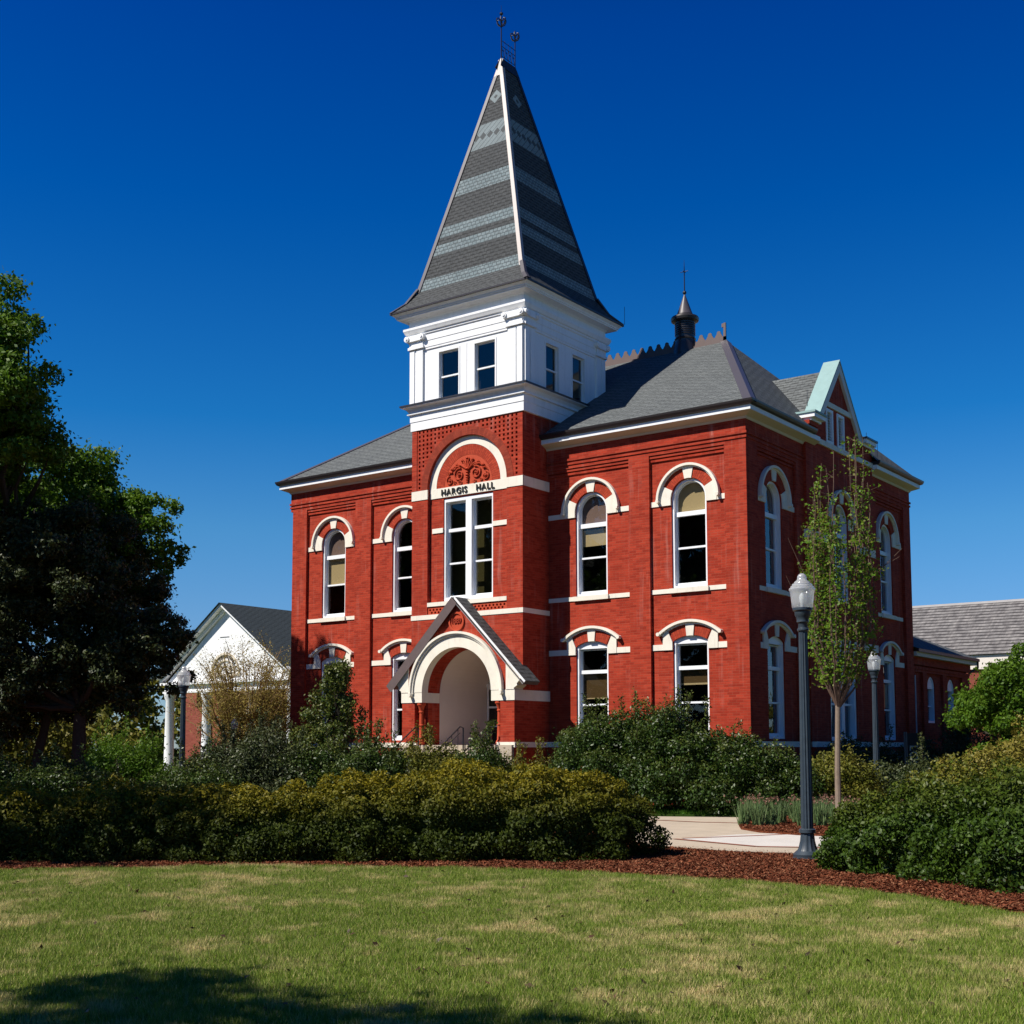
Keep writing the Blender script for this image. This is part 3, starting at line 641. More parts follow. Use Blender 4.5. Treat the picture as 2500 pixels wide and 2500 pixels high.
# eaves, gutters, hip roof -----------------------------------------------------
def eave_front(x0, x1, endl, endr):
    """profile along x; endl/endr extend mitred ends round the corner"""
    def seg(o0, z0, o1, z1):
        return (x0 - (o0 if endl else 0), -o0, z0), (x1 + (o0 if endr else 0), -o0, z0), (x1 + (o1 if endr else 0), -o1, z1), (x0 - (o1 if endl else 0), -o1, z1)
    return seg
def loft_front(profile, x0, x1, endl, endr):
    mb = MB()
    for (o0, z0), (o1, z1) in zip(profile, profile[1:]):
        s = eave_front(x0, x1, endl, endr)(o0, z0, o1, z1); mb.quad(*s)
    return mb
def loft_right(profile, y0, y1, cor0, cor1, mb, x0=0.0):
    for (o0, z0), (o1, z1) in zip(profile, profile[1:]):
        mb.quad((x0 + o0, y0 - (o0 if cor0 else 0), z0), (x0 + o0, y1 + (o0 if cor1 else 0), z0), (x0 + o1, y1 + (o1 if cor1 else 0), z1), (x0 + o1, y0 - (o1 if cor0 else 0), z1))
    return mb
SOFF = [(0.0, 10.70), (0.12, 10.70), (0.16, 10.76), (0.36, 10.845), (0.38, 10.855)]
FASC = [(0.38, 10.855), (0.40, 10.86), (0.40, 11.0), (0.30, 11.0)]
GUT = [(0.30, 10.99), (0.43, 10.99), (0.48, 11.02), (0.51, 11.08), (0.52, 11.135), (0.48, 11.14), (0.38, 11.12)]
for prof, nm_, mt in ((SOFF, 'soffit', CREAM), (FASC, 'fascia', WHITE), (GUT, 'gutter', DARKMETAL)):
    a = loft_front(prof, XL, TX0 + .01, True, False); b = loft_front(prof, TX1 - .01, 0, False, True)
    a.f += [tuple(k + len(a.v) for k in f) for f in b.f]; a.v += b.v
    loft_right(prof, 0, 4.35 if mt is not DARKMETAL else 3.9, True, False, a); loft_right(prof, 9.0, YB, False, True, a)
    a.quad(*[(XL - 0.0 - o, 0 - o, z) for o, z in (prof[0], prof[0], prof[-1], prof[-1])])
    # left and rear returns
    for (o0, z0), (o1, z1) in zip(prof, prof[1:]):
        a.quad((XL - o0, -o0, z0), (XL - o0, YB + o0, z0), (XL - o1, YB + o1, z1), (XL - o1, -o1, z1))
        a.quad((XL - o0, YB + o0, z0), (o0, YB + o0, z0), (o1, YB + o1, z1), (XL - o1, YB + o1, z1))
    for yy in ((4.35 if mt is not DARKMETAL else 3.9), 9.0):
        i = len(a.v); a.v += [(o, yy, z) for o, z in prof] + [(0, yy, prof[-1][1]), (0, yy, prof[0][1])]; a.f.append(tuple(range(i, i + len(prof) + 2)))
    H(a, nm_, mt, recalc=False)
ze, zr, RX0, RX1, RY = 11.12, 15.33, -13.9, -3.72, 6.385; EO = 0.43
rf = MB()
A, B, C_, D = (XL - EO, -EO, ze), (EO, -EO, ze), (EO, YB + EO, ze), (XL - EO, YB + EO, ze)
E1, E2 = (RX0, RY, zr), (RX1, RY, zr)
rf.quad(A, B, E2, E1); nz_ = ze + EO * (zr - ze) / (EO - RX1); rf.quad(B, (EO, 3.9, ze), (0, 3.9, nz_), (0, 8.9, nz_), (EO, 8.9, ze), C_, E2)
rf.quad(C_, D, E1, E2); rf.f.append((len(rf.v), len(rf.v) + 1, len(rf.v) + 2)); rf.v += [D, A, E1]
H(rf, 'roof', ROOFM)
def hip_strip(mb, p, q, n1, n2, w_=0.22, t=0.03):
    """folded metal strip over a hip: two narrow flaps lying on the slopes with normals n1, n2"""
    p, q = Vector(p), Vector(q); d = (q - p).normalized()
    for n in (n1, n2):
        n = Vector(n).normalized(); s = d.cross(n).normalized()
        other = Vector(n2 if n == Vector(n1).normalized() else n1)
        if s.dot(other) > 0: s = -s
        a, b = p + n * t, q + n * t; up = (Vector(n1).normalized() + Vector(n2).normalized()).normalized() * t
        mb.quad(p + up * 1.3, q + up * 1.3, b + s * w_, a + s * w_); mb.quad(a + s * w_, b + s * w_, b + s * w_ - n * t, a + s * w_ - n * t)
nF = (0, -(zr - ze), RY + EO); nR = ((zr - ze), 0, EO - RX1); nL = (-(zr - ze), 0, RX0 - XL + EO)
for p, q, n1, n2 in ((B, E2, nF, nR), (A, E1, nF, nL)):
    hm = MB(); hip_strip(hm, p, q, n1, n2, .20); H(hm, 'hip_flashing', HIPMETAL)
cr = MB()   # pressed metal ridge cresting
cm = Fm(RY)
cr.plate(cm, rect(RX0, RX1, zr - .06, zr + .15), (), -.03, .03); cr.plate(cm, rect(RX0, RX1, zr - .10, zr - .02), (), -.12, .12)
x = RX1 - .27
while x > RX0 + .2:
    cr.plate(cm, [(x - .17, zr + .15), (x + .17, zr + .15), (x + .13, zr + .19), (x + .09, zr + .26)] + arc(x, zr + .30, .075, -.3, pi + .3, 8) + [(x - .09, zr + .26), (x - .13, zr + .19)], (), -.015, .015)
    x -= .335
cr.plate(cm, [(RX1 - .10, zr), (RX1, zr), (RX1, zr + .62), (RX1 - .05, zr + .62), (RX1 - .15, zr + .60), (RX1 - .15, zr + .48), (RX1 - .08, zr + .48)], (), -.03, .03)
H(cr, 'ridge_cresting', COPPER)
vt = MB(); cx_ = -5.28
vt.lathe((cx_, RY, 0), [(.40, 14.9), (.42, 15.25), (.335, 15.5), (.335, 15.62), (.37, 15.66), (.335, 15.70), (.335, 16.25), (.47, 16.30), (.49, 16.38), (.46, 16.44), (.31, 16.50), (.29, 16.54)], 28)
for k in range(6): vt.lathe((cx_, RY, 0), [(.335, 15.80 + k * .075), (.36, 15.805 + k * .075), (.335, 15.83 + k * .075)], 28)
vo = H(vt, 'ventilator', SLATEM, smooth=True)
vc = MB(); vc.lathe((cx_, RY, 0), [(.30, 16.50), (.27, 16.56), (.02, 17.27)], 28); H(vc, 'ventilator_cone', HIPMETAL, smooth=True)
vf = MB(); vf.tube([(cx_, RY, 17.2), (cx_, RY, 18.1), (cx_, RY, 18.5)], [.022, .018, .004], 6); vf.lathe((cx_, RY, 17.33), [(.02, -.07), (.06, -.035), (.068, 0), (.06, .035), (.02, .07)], 12)
vf.tube([(cx_ - .15, RY, 18.08), (cx_ + .15, RY, 18.08)], .012, 5); vf.tube([(cx_, RY - .1, 18.08), (cx_, RY + .1, 18.08)], .012, 5); H(vf, 'finial', IRON)
# lightning rods
for p in ((EO - .1, 3.6, 11.8, .5), (-.05, 9.3, 11.75, .45), (.1, 9.9, 11.3, .7), (-5.95, 3.5, 15.55, .6)):
    r_ = MB(); r_.tube([(p[0], p[1], p[2]), (p[0], p[1], p[2] + p[3])], .008, 5); H(r_, 'lightning_rod', IRON)

# ================================================================== TOWER
tf = Fm(TY); ti = Fm(TY + .12); tr_ = Rm(TX1)
tw = MB()
RH = [( -10.275, 5.80), (-7.17, 5.80), (-7.17, 9.73)] + arc(TC + .025, 9.73, 1.555, 0, pi, 40)[1:] 
dots = []
sx_ = (-6.80 + 10.64) / 24
for i in range(25):
    for j in range(14):
        x, z = -10.62 + i * sx_ * .995, 11.635 - j * .137
        if hypot(x - TC - .02, z - 9.73) > 1.86 and z > 9.82: dots.append(rect(x - .036, x + .036, z - .036, z + .036))
tw.plate(tf, rect(TX0, TX1, 0, 11.76), [RH] + dots + [rect(-10.12, -7.38, 0.5, 4.77)], -.12, 0)
tw.abox(tf, TX0, TX1, 9.76, 11.7, -.20, -.125) if False else None
# backing of the pierced spandrels and the recessed wall
tw.plate(ti, rect(TX0 + .31, TX1 - .31, 5.5, 11.74), [rect(-9.72, -7.78, 6.17, 9.42)], -.3, -.001)
tw.abox(tr_, TY + .121, 0.02, 0, 11.76, -.3, 0); tw.abox(tr_, 0.02, 2.98, 10.3, 11.76, -.3, 0)
tw.abox(Rm(TX0), TY + .121, 0.02, 0, 11.76, 0, .3); tw.abox(Rm(TX0), .02, 2.98, 10.3, 11.76, 0, .3)
tw.abox(tf, TX0 - .001, TX0 + .20, 9.76, 11.75, -.02, .02)
H(tw, 'tower_wall', BRICK)
v = MB(); v.arc_ring(tf, TC + .025, 9.73, 1.56, 1.81, 0, pi, 0, .012, 60); H(v, 'brick_arch', BRICKD)
v = MB(); v.arc_ring(ti, TC, 9.77, .93, 1.262, radians(0), radians(180), 0, .010, 48); H(v, 'brick_arch', VOUS)
v = MB(); v.arc_ring(ti, TC + .01, 9.76, 1.262, 1.60, 0, pi, 0, .02, 60, False); H(v, 'stone_arch', STONE)
s = MB(); s.abox(ti, -10.26, -7.19, 9.455, 9.762, 0, .025)
H(s, 'name_band', STONE)
for a, b in ((TX0 - .01, -10.275), (-7.17, TX1 + .02)):
    s = MB(); s.abox(tf, a, b, 9.45, 9.75, -.02, .02); H(s, 'string_course', STONE)
s = MB(); s.abox(tr_, TY, 0, 9.45, 9.75, -.02, .02); H(s, 'string_course', STONE)
for a, b in ((-10.16, -9.73), (-7.77, -7.172)):
    s = MB(); s.abox(ti, a, b, 8.35, 8.50, 0, .03); H(s, 'string_course', STONE)
s = MB(); s.abox(ti, -10.27, -7.172, 6.04, 6.165, 0, .13); H(s, 'window_sill', STONE)
# zig-zag brick band under the sill
zz = MB(); hh = []
for i in range(22):
    for j in range(2):
        x, z = -10.18 + i * .138 + (.069 if j else 0), 5.935 - j * .085
        if x < -7.24: hh.append([(x - .045, z), (x - .02, z - .034), (x + .02, z - .034), (x + .045, z), (x + .02, z + .034), (x - .02, z + .034)])
zz.plate(ti, rect(-10.272, -7.172, 5.802, 6.035), hh, 0.002, .09); H(zz, 'pierced_brick_band', TERRA)
s = MB(); s.abox(tf, TX0 - .01, TX1 + .021, 5.64, 5.785, -.02, .02); s.abox(tr_, TY, 0, 5.641, 5.786, -.02, .02); H(s, 'string_course', STONE)
# big paired window
fr = MB(); fr.plate(ti, rect(-9.73, -7.77, 6.19, 9.40), [rect(-9.66, -8.86, 6.30, 9.30), rect(-8.63, -7.84, 6.30, 9.30)], -.24, -.03)
fr.plate(ti, rect(-9.70, -7.80, 6.2, 9.38), [rect(-9.61, -8.91, 6.36, 9.25), rect(-8.58, -7.89, 6.36, 9.25)], -.238, -.17)
for x in (-9.63, -8.60):
    fr.abox(ti, x, x + .74, 8.36, 8.46, -.235, -.12); fr.abox(ti, x, x + .74, 7.34, 7.395, -.233, -.15)
f_ = H(fr, 'window', WHITEG); g = MB(); g.plate(ti, rect(-9.65, -7.85, 6.25, 9.3), (), -.205, -.2, back=False); g.build('glass', GLASS, f_)
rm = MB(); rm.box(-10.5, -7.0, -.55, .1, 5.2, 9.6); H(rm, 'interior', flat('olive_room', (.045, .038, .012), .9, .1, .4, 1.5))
# lettering
t = text_mesh('HARGIS', .272, (-9.27, TY + .12 - .026, 9.60), (1, 0, 0), (0, 0, 1), (0, -1, 0), .018, 1.16); H(t, 'lettering', LETTER)
t = text_mesh('HALL', .272, (-8.05, TY + .12 - .026, 9.60), (1, 0, 0), (0, 0, 1), (0, -1, 0), .018, 1.16); H(t, 'lettering', LETTER)
# terracotta tympanum with scrolling foliage
tp = MB(); tp.plate(ti, [(TC - .93, 9.765), (TC + .93, 9.765)] + arc(TC, 9.765, .93, 0, pi, 30)[1:-1], (), -.002, .004); H(tp, 'tympanum', TERRA)
sc = MB()
def spiral(cx, cz, r, turns, start, sgn, w0=.028):
    pts = []; rr = []
    n = int(14 * turns)
    for k in range(n + 1):
        t = k / n; a = start + sgn * t * turns * 2 * pi; q = r * (1 - .8 * t)
        pts.append(ti(cx + q * cos(a), cz + q * sin(a), .03)); rr.append(w0 * (1 - .35 * t))
    sc.tube(pts, rr, 6)
for q in (-1, 1):
    spiral(TC + q * .33, 10.10, .21, 1.6, pi / 2 + q * pi * .1, -q); spiral(TC + q * .70, 9.95, .145, 1.4, pi / 2, -q, .022)
    spiral(TC + q * .28, 9.84, .07, 1.1, pi, q, .02); spiral(TC + q * .52, 9.87, .06, 1.0, 0, -q, .018)
    for (a, b, c, d) in ((0.02, 10.22, .18, 10.52), (.04, 10.25, .40, 10.42), (.3, 10.36, .62, 10.25), (.6, 10.2, .80, 10.12), (.02, 10.25, .06, 10.6)):
        sc.tube([ti(TC + q * a, b, .03), ti(TC + q * (a * .4 + c * .6), (b + d) / 2 + .06, .05), ti(TC + q * c, d, .025)], [.03, .024, .01], 6)
    for (a, b) in ((.33, 10.1), (.70, 9.95), (.2, 10.52), (.42, 10.42), (.62, 10.30)):
        for k in range(5): 
            t_ = k * 2 * pi / 5; sc.tube([ti(TC + q * a, b, .05), ti(TC + q * a + .05 * cos(t_), b + .05 * sin(t_), .03)], [.026, .014], 5)
for k, (z, r) in enumerate(((10.58, .05), (10.50, .035), (10.24, .07), (10.14, .05), (10.05, .06), (9.97, .05), (9.90, .045), (9.83, .035))):
    sc.tube([ti(TC, z - .03, .03), ti(TC, z, .05), ti(TC, z + .03, .03)], [r * .6, r, r * .6], 7)
H(sc, 'carved_foliage', flat('carved_terracotta', (0.40, 0.050, 0.018), .7, .2), smooth=True)

# white timber belfry ------------------------------------------------------------
bx, by, bh = -8.74, 0.83, 2.23
def ring_profile(prof, cx, cy, name, mat, half=bh):
    mb = MB()
    for (o0, z0), (o1, z1) in zip(prof, prof[1:]):
        a, b = half + o0, half + o1
        c0 = [(cx - a, cy - a), (cx + a, cy - a), (cx + a, cy + a), (cx - a, cy + a)]; c1 = [(cx - b, cy - b), (cx + b, cy - b), (cx + b, cy + b), (cx - b, cy + b)]
        for k in range(4):
            j = (k + 1) % 4; mb.quad((*c0[k], z0), (*c0[j], z0), (*c1[j], z1), (*c1[k], z1))
    return H(mb, name, mat, recalc=False)
ring_profile([(-.25, 11.71), (.005, 11.71), (.005, 12.0), (.022, 12.0), (.022, 12.22), (.05, 12.22)], bx, by, 'frieze', WHITE)
ring_profile([(.05, 12.22), (.09, 12.235), (.09, 12.275), (.04, 12.277), (.06, 12.33), (.12, 12.41), (.22, 12.45), (.24, 12.455), (.24, 12.475)], bx, by, 'cornice', WHITE)
ring_profile([(.24, 12.475), (.265, 12.48), (.265, 12.53), (-.1, 12.56)], bx, by, 'cornice_cap', SLATEM)
bw = MB(); bf = Fm(by - bh); br_ = Rm(bx + bh)
hF = [rect(-9.80, -9.01, 12.60, 14.10), rect(-8.37, -7.58, 12.60, 14.10)]; hR = [rect(-.25, .44, 12.60, 14.08), rect(1.22, 1.91, 12.60, 14.08)]
bw.plate(bf, rect(bx - bh, bx + bh, 12.5, 15.5), hF, -.15, 0); bw.plate(br_, rect(by - bh + .151, by + bh, 12.5, 15.5), hR, -.15, 0)
bw.box(bx - bh, bx - bh + .15, by - bh + .16, by + bh, 12.5, 15.5); bw.box(bx - bh, bx + bh - .16, by + bh - .15, by + bh, 12.5, 15.5)
# board joints
for x in (-8.69,): bw.abox(bf, x - .005, x + .005, 12.56, 14.2, 0, .012)
H(bw, 'belfry_wall', WHITE)
for mp, hs_ in ((bf, hF), (br_, hR)):
    for hl in hs_:
        a0, b0 = hl[0]; a1, b1 = hl[2]
        fr = MB(); fr.plate(mp, rect(a0 - .05, a1 + .05, b0 - .0, b1 + .05), [rect(a0 + .0, a1 - .0, b0 + .0, b1 - .0)], 0, .018)
        fr.plate(mp, rect(a0, a1, b0, b1), [rect(a0 + .045, a1 - .03, b0 + .04, b1 - .04)], -.13, -.08)
        fr.abox(mp, a0, a1, 13.27, 13.32, -.125, -.06)
        f_ = H(fr, 'belfry_window', WHITE); g = MB(); g.plate(mp, rect(a0, a1, b0, b1), (), -.10, -.098, back=False); g.build('glass', GLASS, f_)
rm = MB(); rm.box(bx - 1.5, bx + 1.5, by - 1.5, by + 1.5, 12.4, 15.3); H(rm, 'interior', flat('belfry_dark', (.01, .013, .02), .9, .1))  # near-black box: the unlit belfry inside put into its colour
def corner_pilaster(mp, s0, s1, e):
    """s0..s1 along the face, e=+1 when the building corner is at s1"""
    p = MB(); p.abox(mp, s0, s1, 12.56, 14.34, -.01, .045)
    g0, g1 = (s1 - .19, s1) if e > 0 else (s0, s0 + .19)
    p.abox(mp, g0, g1, 12.56, 14.30, .04, .075)
    i0, i1 = (s0, s1 - .24) if e > 0 else (s0 + .24, s1)
    p.abox(mp, i0 + .03, i1, 12.57, 14.28, .04, .07)
    H(p, 'pilaster', WHITE)
    c = MB(); c.abox(mp, s0 - .05, s1 + (.06 if e > 0 else .05), 14.345, 14.43, 0, .12); c.abox(mp, s0 - .01, s1 + .01, 14.43, 14.60, 0, .09); c.abox(mp, s0 - .08, s1 + .08, 14.60, 14.72, 0, .16); c.abox(mp, s0 - .06, s1 + .06, 14.72, 14.80, 0, .14)
    for q in (s0 - .05, s1 + .03):
        c.plate(mp, arc(q, 14.70, .095, 0, 2 * pi, 14)[:-1], (), .0, .20); c.plate(mp, arc(q, 14.70, .045, 0, 2 * pi, 10)[:-1], (), .2, .225)
    H(c, 'scrolled_capital', WHITE)
corner_pilaster(bf, bx - bh - .0, bx - bh + .54, -1); corner_pilaster(bf, bx + bh - .56, bx + bh, 1)
corner_pilaster(br_, by - bh + .002, by - bh + .50, -1); corner_pilaster(br_, by + bh - .52, by + bh, 1)
ring_profile([(0, 14.27), (.035, 14.28), (.035, 14.34), (.05, 14.35), (.05, 14.55), (.065, 14.56), (.065, 14.76), (.10, 14.79), (.10, 14.84), (.14, 14.86), (.17, 14.93), (.19, 14.97), (.19, 15.04), (.05, 15.05), (.05, 15.27)], bx, by, 'architrave', WHITE)
ring_profile([(.05, 15.27), (.10, 15.32), (.34, 15.345), (.34, 15.385), (.37, 15.39), (.38, 15.43), (.45, 15.49), (.46, 15.50), (.46, 15.53)], bx, by, 'eaves_cornice', WHITE)
# spire --------------------------------------------------------------------------
sp = MB(); e0, e1, zs0, zs1, zt = 2.72, 2.10, 15.55, 16.28, 24.28; em = 2.38; zm = 15.88; RYa, RYb = .45, 1.21
def ringq(mb, a, za, b, zb):
    c0 = [(bx - a, by - a), (bx + a, by - a), (bx + a, by + a), (bx - a, by + a)]; c1 = [(bx - b, by - b), (bx + b, by - b), (bx + b, by + b), (bx - b, by + b)]
    for k in range(4): j = (k + 1) % 4; mb.quad((*c0[k], za), (*c0[j], za), (*c1[j], zb), (*c1[k], zb))
ringq(sp, e0, zs0, em, zm); ringq(sp, em, zm, e1, zs1)
cs = [(bx - e1, by - e1, zs1), (bx + e1, by - e1, zs1), (bx + e1, by + e1, zs1), (bx - e1, by + e1, zs1)]; ra, rb = (bx, RYa, zt), (bx, RYb, zt)
i = len(sp.v); sp.v += cs + [ra, rb]; sp.f += [(i, i + 1, i + 4), (i + 1, i + 2, i + 5, i + 4), (i + 2, i + 3, i + 5), (i + 3, i, i + 4, i + 5)]
H(sp, 'spire_roof', SPIREM, recalc=False)
eb = MB(); ringq(eb, e0 + .01, zs0 - .045, e0 + .01, zs0 + .01); ringq(eb, .3, zs0 - .05, e0 + .01, zs0 - .045); H(eb, 'spire_eave', DARKMETAL, recalc=False)
hF_ = (0, -(zt - zs1), (RYa - (by - e1))); hR_ = ((zt - zs1), 0, e1); hL_ = (-(zt - zs1), 0, e1); hB_ = (0, (zt - zs1), (by + e1) - RYb)
for a, b, n1, n2, m in ((cs[1], ra, hF_, hR_, PALEHIP), (cs[0], ra, hF_, hL_, HIPMETAL), (cs[2], rb, hR_, hB_, SLATEM)):
    s = MB(); hip_strip(s, a, b, n1, n2, .105, .03); H(s, 'hip_flashing', m)
for q in ((1, -1), (-1, -1), (1, 1)):
    s = MB(); P0 = (bx + q[0] * e0, by + q[1] * e0, zs0); P1 = (bx + q[0] * em, by + q[1] * em, zm); P2 = (bx + q[0] * e1, by + q[1] * e1, zs1 + .12)
    hip_strip(s, P0, P1, (q[0] * .7, 0, 1), (0, q[1] * .7, 1), .09, .03); hip_strip(s, P1, P2, (q[0] * 1.3, 0, 1), (0, q[1] * 1.3, 1), .09, .03); H(s, 'hip_flashing', HIPMETAL)
cp = MB(); k = .62; cz = zt - k; f = k / (zt - zs1)
c0 = [(bx - e1 * f - .03, RYa - (RYa - by + e1) * f - .03), (bx + e1 * f + .03, RYa - (RYa - by + e1) * f - .03)]
cp.f.append((0, 1, 2)); cp.v += [(*c0[0], cz), (*c0[1], cz), (bx, RYa - .03, zt + .04)]; H(cp, 'apex_cap', PALEHIP)
cp = MB(); cp.quad((bx + e1 * f * .55 + .03, RYa - .20, zt - .34), (bx + e1 * f * .55 + .03, RYb + .12, zt - .34), (bx + .03, RYb, zt + .03), (bx + .03, RYa - .03, zt + .03))
cp.quad((bx - e1 * f * .55 - .03, RYa - .20, zt - .34), (bx - e1 * f * .55 - .03, RYb + .12, zt - .34), (bx - .03, RYb, zt + .03), (bx - .03, RYa - .03, zt + .03)); H(cp, 'apex_cap', SLATEM)
def orb(mb, y, z, r):
    for k in range(6):
        a = k * pi / 3
        mb.tube([(bx, y, z - r * 1.05), (bx + r * .75 * cos(a), y + r * .75 * sin(a), z - r * .55), (bx + r * cos(a), y + r * sin(a), z + r * .1), (bx + r * 1.05 * cos(a), y + r * 1.05 * sin(a), z + r * .55), (bx + r * .6 * cos(a), y + r * .6 * sin(a), z + r * .75), (bx + r * .25 * cos(a), y + r * .25 * sin(a), z + r * .3)], [.012, .02, .026, .02, .018, .012], 5)
s = MB(); s.tube([(bx, RYa, zt - .1), (bx, RYa, 25.4), (bx, RYa, 26.15)], [.022, .018, .004], 6); orb(s, RYa, 25.57, .16); s.lathe((bx, RYa, 25.86), [(.01, -.07), (.06, -.02), (.06, .02), (.01, .05)], 8); H(s, 'finial', IRON)
s = MB(); s.tube([(bx, RYb, zt - .1), (bx, RYb, 25.62)], .018, 6); orb(s, RYb, 25.40, .15); H(s, 'finial', IRON)
s = MB()
for z in (24.40, 24.74, 24.93): s.tube([(bx, RYa, z), (bx, RYb, z)], .011, 5)
for k in range(1, 4):
    y = RYa + (RYb - RYa) * k / 4; s.tube([(bx, y, zt), (bx, y, 25.0)], [.010, .006], 5)
for k in range(4):
    y = RYa + (RYb - RYa) * k / 4; s.tube([(bx, y, 24.74), (bx, y + .1, 24.55), (bx, y + .19, 24.40)], .007, 4); s.tube([(bx, y + .05, 24.6), (bx, y + .1, 24.64), (bx, y + .14, 24.6)], .012, 4)
H(s, 'ridge_railing', IRON)

# ================================================================== PORCH
pf = Fm(-1.79); PC = -8.755
pw = MB()
gablez = lambda x: 6.02 - abs(x - TC) * 1.0
pw.plate(pf, [(TX0 + .01, 0), (-10.40, 0), (-10.40, 3.03), (-10.10, 3.03), (-10.10, 3.35)] + arc(PC, 3.35, 1.345, pi, 0, 30)[1:-1] + [(-7.41, 3.35), (-7.41, 3.03), (-7.09, 3.03), (-7.09, 0), (TX1, 0), (TX1, 3.84), (TC, 6.02), (TX0 + .01, 3.84)], (), -.28, 0)
pw.abox(Rm(TX1), -1.509, TY - .001, 0, 3.8, -.3, 0); pw.abox(Rm(TX0), -1.509, TY - .001, 0, 3.8, .01, .3)
# inner brick arch order and jambs
pw.arc_ring(pf, PC, 3.35, 1.345, 1.62, 0, pi, -.84, -.27, 30, False)
for a, b in ((-10.38, -10.10), (-7.41, -7.13)): pw.abox(pf, a, b, 0, 3.36, -.84, -.29)
H(pw, 'porch_wall', BRICK)
v = MB(); v.arc_ring(pf, PC, 3.35, 1.335, 1.665, 0, pi, -.26, .03, 44, False); H(v, 'stone_arch', STONE)
v = MB(); v.arc_ring(pf, PC, 3.36, 1.73, 1.80, radians(-2), radians(182), 0, .13, 44, False); v.arc_ring(pf, PC, 3.36, 1.67, 1.74, radians(-2), radians(182), 0, .08, 44, False)
for q in (-1, 1): v.plate(pf, arc(PC + q * 1.755, 3.27, .065, 0, 2 * pi, 10)[:-1], (), 0, .17)
H(v, 'hood_mould', STONE)
for a, b in ((TX0 - .01, -10.095), (-7.415, TX1 + .02)):
    s = MB(); s.abox(pf, a, b, 3.04, 3.348, -.83, .02); H(s, 'impost_block', STONE)
s = MB(); s.abox(Rm(TX1), -.959, 0, 3.04, 3.348, -.02, .02); H(s, 'string_course', STONE)
for q in (1, -1):
    X = lambda d: TC + q * d
    P = [(X(1.885), 3.355), (X(2.175), 3.355), (X(2.18), 3.40), (X(2.30), 3.47), (X(2.28), 3.52), (X(2.42), 3.66), (X(1.885), 4.17)]
    k = MB(); k.plate(pf, P if q > 0 else P[::-1], (), -.42, .035); H(k, 'kneeler', STONE)
md = MB(); md.arc_ring(pf, TC + .02, 5.46, .235, .295, 0, 2 * pi, 0, .05, 30, False); md.plate(pf, arc(TC + .02, 5.46, .236, 0, 2 * pi, 30)[:-1], (), 0, .012); m_ = H(md, 'date_roundel', TERRA)
t = text_mesh('1887', .225, (TC + .02, -1.803, 5.47), (1, 0, 0), (0, 0, 1), (0, -1, 0), .016, .95); t.build('lettering', flat('dark_terracotta', (.30, .035, .014), .7, .2), m_)
# roof slabs
zap = 6.13; hw = 2.62
for q in (-1, 1):
    n = Vector((q, 0, 1)).normalized(); up = n * .10
    a, b = Vector((TC - .02, -1.93, zap)), Vector((TC - .02 + q * hw, -1.93, zap - hw)); c, d = Vector((TC - .02 + q * hw, -1.20, zap - hw)), Vector((TC - .02, -1.20, zap))
    s = MB(); s.quad(a + up, b + up, c + up, d + up); s.quad(b + up, b + up * .7, c + up * .7, c + up); s.quad(d + up, c + up, c + up * .7, d + up * .7); H(s, 'porch_roof', PORCHR, recalc=False)
    lo = -1.9 if q < 0 else .30
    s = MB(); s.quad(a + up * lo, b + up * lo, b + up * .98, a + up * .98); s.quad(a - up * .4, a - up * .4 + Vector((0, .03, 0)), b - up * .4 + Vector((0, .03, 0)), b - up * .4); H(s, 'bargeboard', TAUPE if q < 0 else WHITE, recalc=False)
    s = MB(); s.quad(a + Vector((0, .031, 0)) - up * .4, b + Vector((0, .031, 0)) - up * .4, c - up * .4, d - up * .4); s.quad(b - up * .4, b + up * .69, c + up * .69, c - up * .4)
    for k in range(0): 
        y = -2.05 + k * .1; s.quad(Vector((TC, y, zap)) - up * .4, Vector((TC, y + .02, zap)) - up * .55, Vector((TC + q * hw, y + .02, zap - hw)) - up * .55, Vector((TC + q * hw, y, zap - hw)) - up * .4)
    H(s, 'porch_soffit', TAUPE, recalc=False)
# vestibule: plaster side walls and vault, glazed doors at the back
vs = MB()
vs.box(-10.20, -10.10, -.95, 1.5, 1.75, 3.40); vs.box(-7.41, -7.31, -.95, 1.5, 1.75, 3.40)
vs.arc_ring(pf, PC, 3.35, 1.34, 1.42, 0, pi, -3.3, -.85, 30, False)
vs.plate(Fm(1.47), [(-10.11, 1.75), (-10.06, 1.75), (-10.06, 3.40)] + arc(PC, 3.40, 1.305, pi, 0, 20) + [(-7.45, 1.75), (-7.40, 1.75), (-7.40, 3.4)] + arc(PC, 3.38, 1.36, 0, pi, 20), (), -.05, 0)
H(vs, 'vestibule', PLASTER)
pfl = MB(); pfl.box(-10.9, -6.6, -1.9, 1.5, 0.3, 1.74); H(pfl, 'porch_floor', CONC)
dd_ = MB(); dm = Fm(1.42); dd_.plate(dm, rect(-10.055, -7.455, 1.75, 3.62), [rect(-10.0 + i * .64, -9.44 + i * .64, 1.78 + j * .61, 2.33 + j * .61) for i in range(4) for j in range(3)], -.06, 0)
dd_.abox(dm, -10.055, -7.455, 3.62, 3.74, -.06, .05); dd_.plate(dm, [(-10.055, 3.74)] + arc(PC, 3.40, 1.30, pi - .27, .27, 18) + [(-7.455, 3.74)], [[(-9.95, 3.80)] + arc(PC, 3.40, 1.20, pi - .34, .34, 16) + [(-7.56, 3.80)]], -.06, 0)
d_ = H(dd_, 'door', WHITE); g = MB(); g.plate(dm, [(-10.04, 1.78)] + arc(PC, 3.40, 1.27, pi, 0, 18) + [(-7.47, 1.78)], (), -.03, -.028, back=False); g.build('glass', flat('door_glass', (.015, .014, .012), .08, .6), d_)
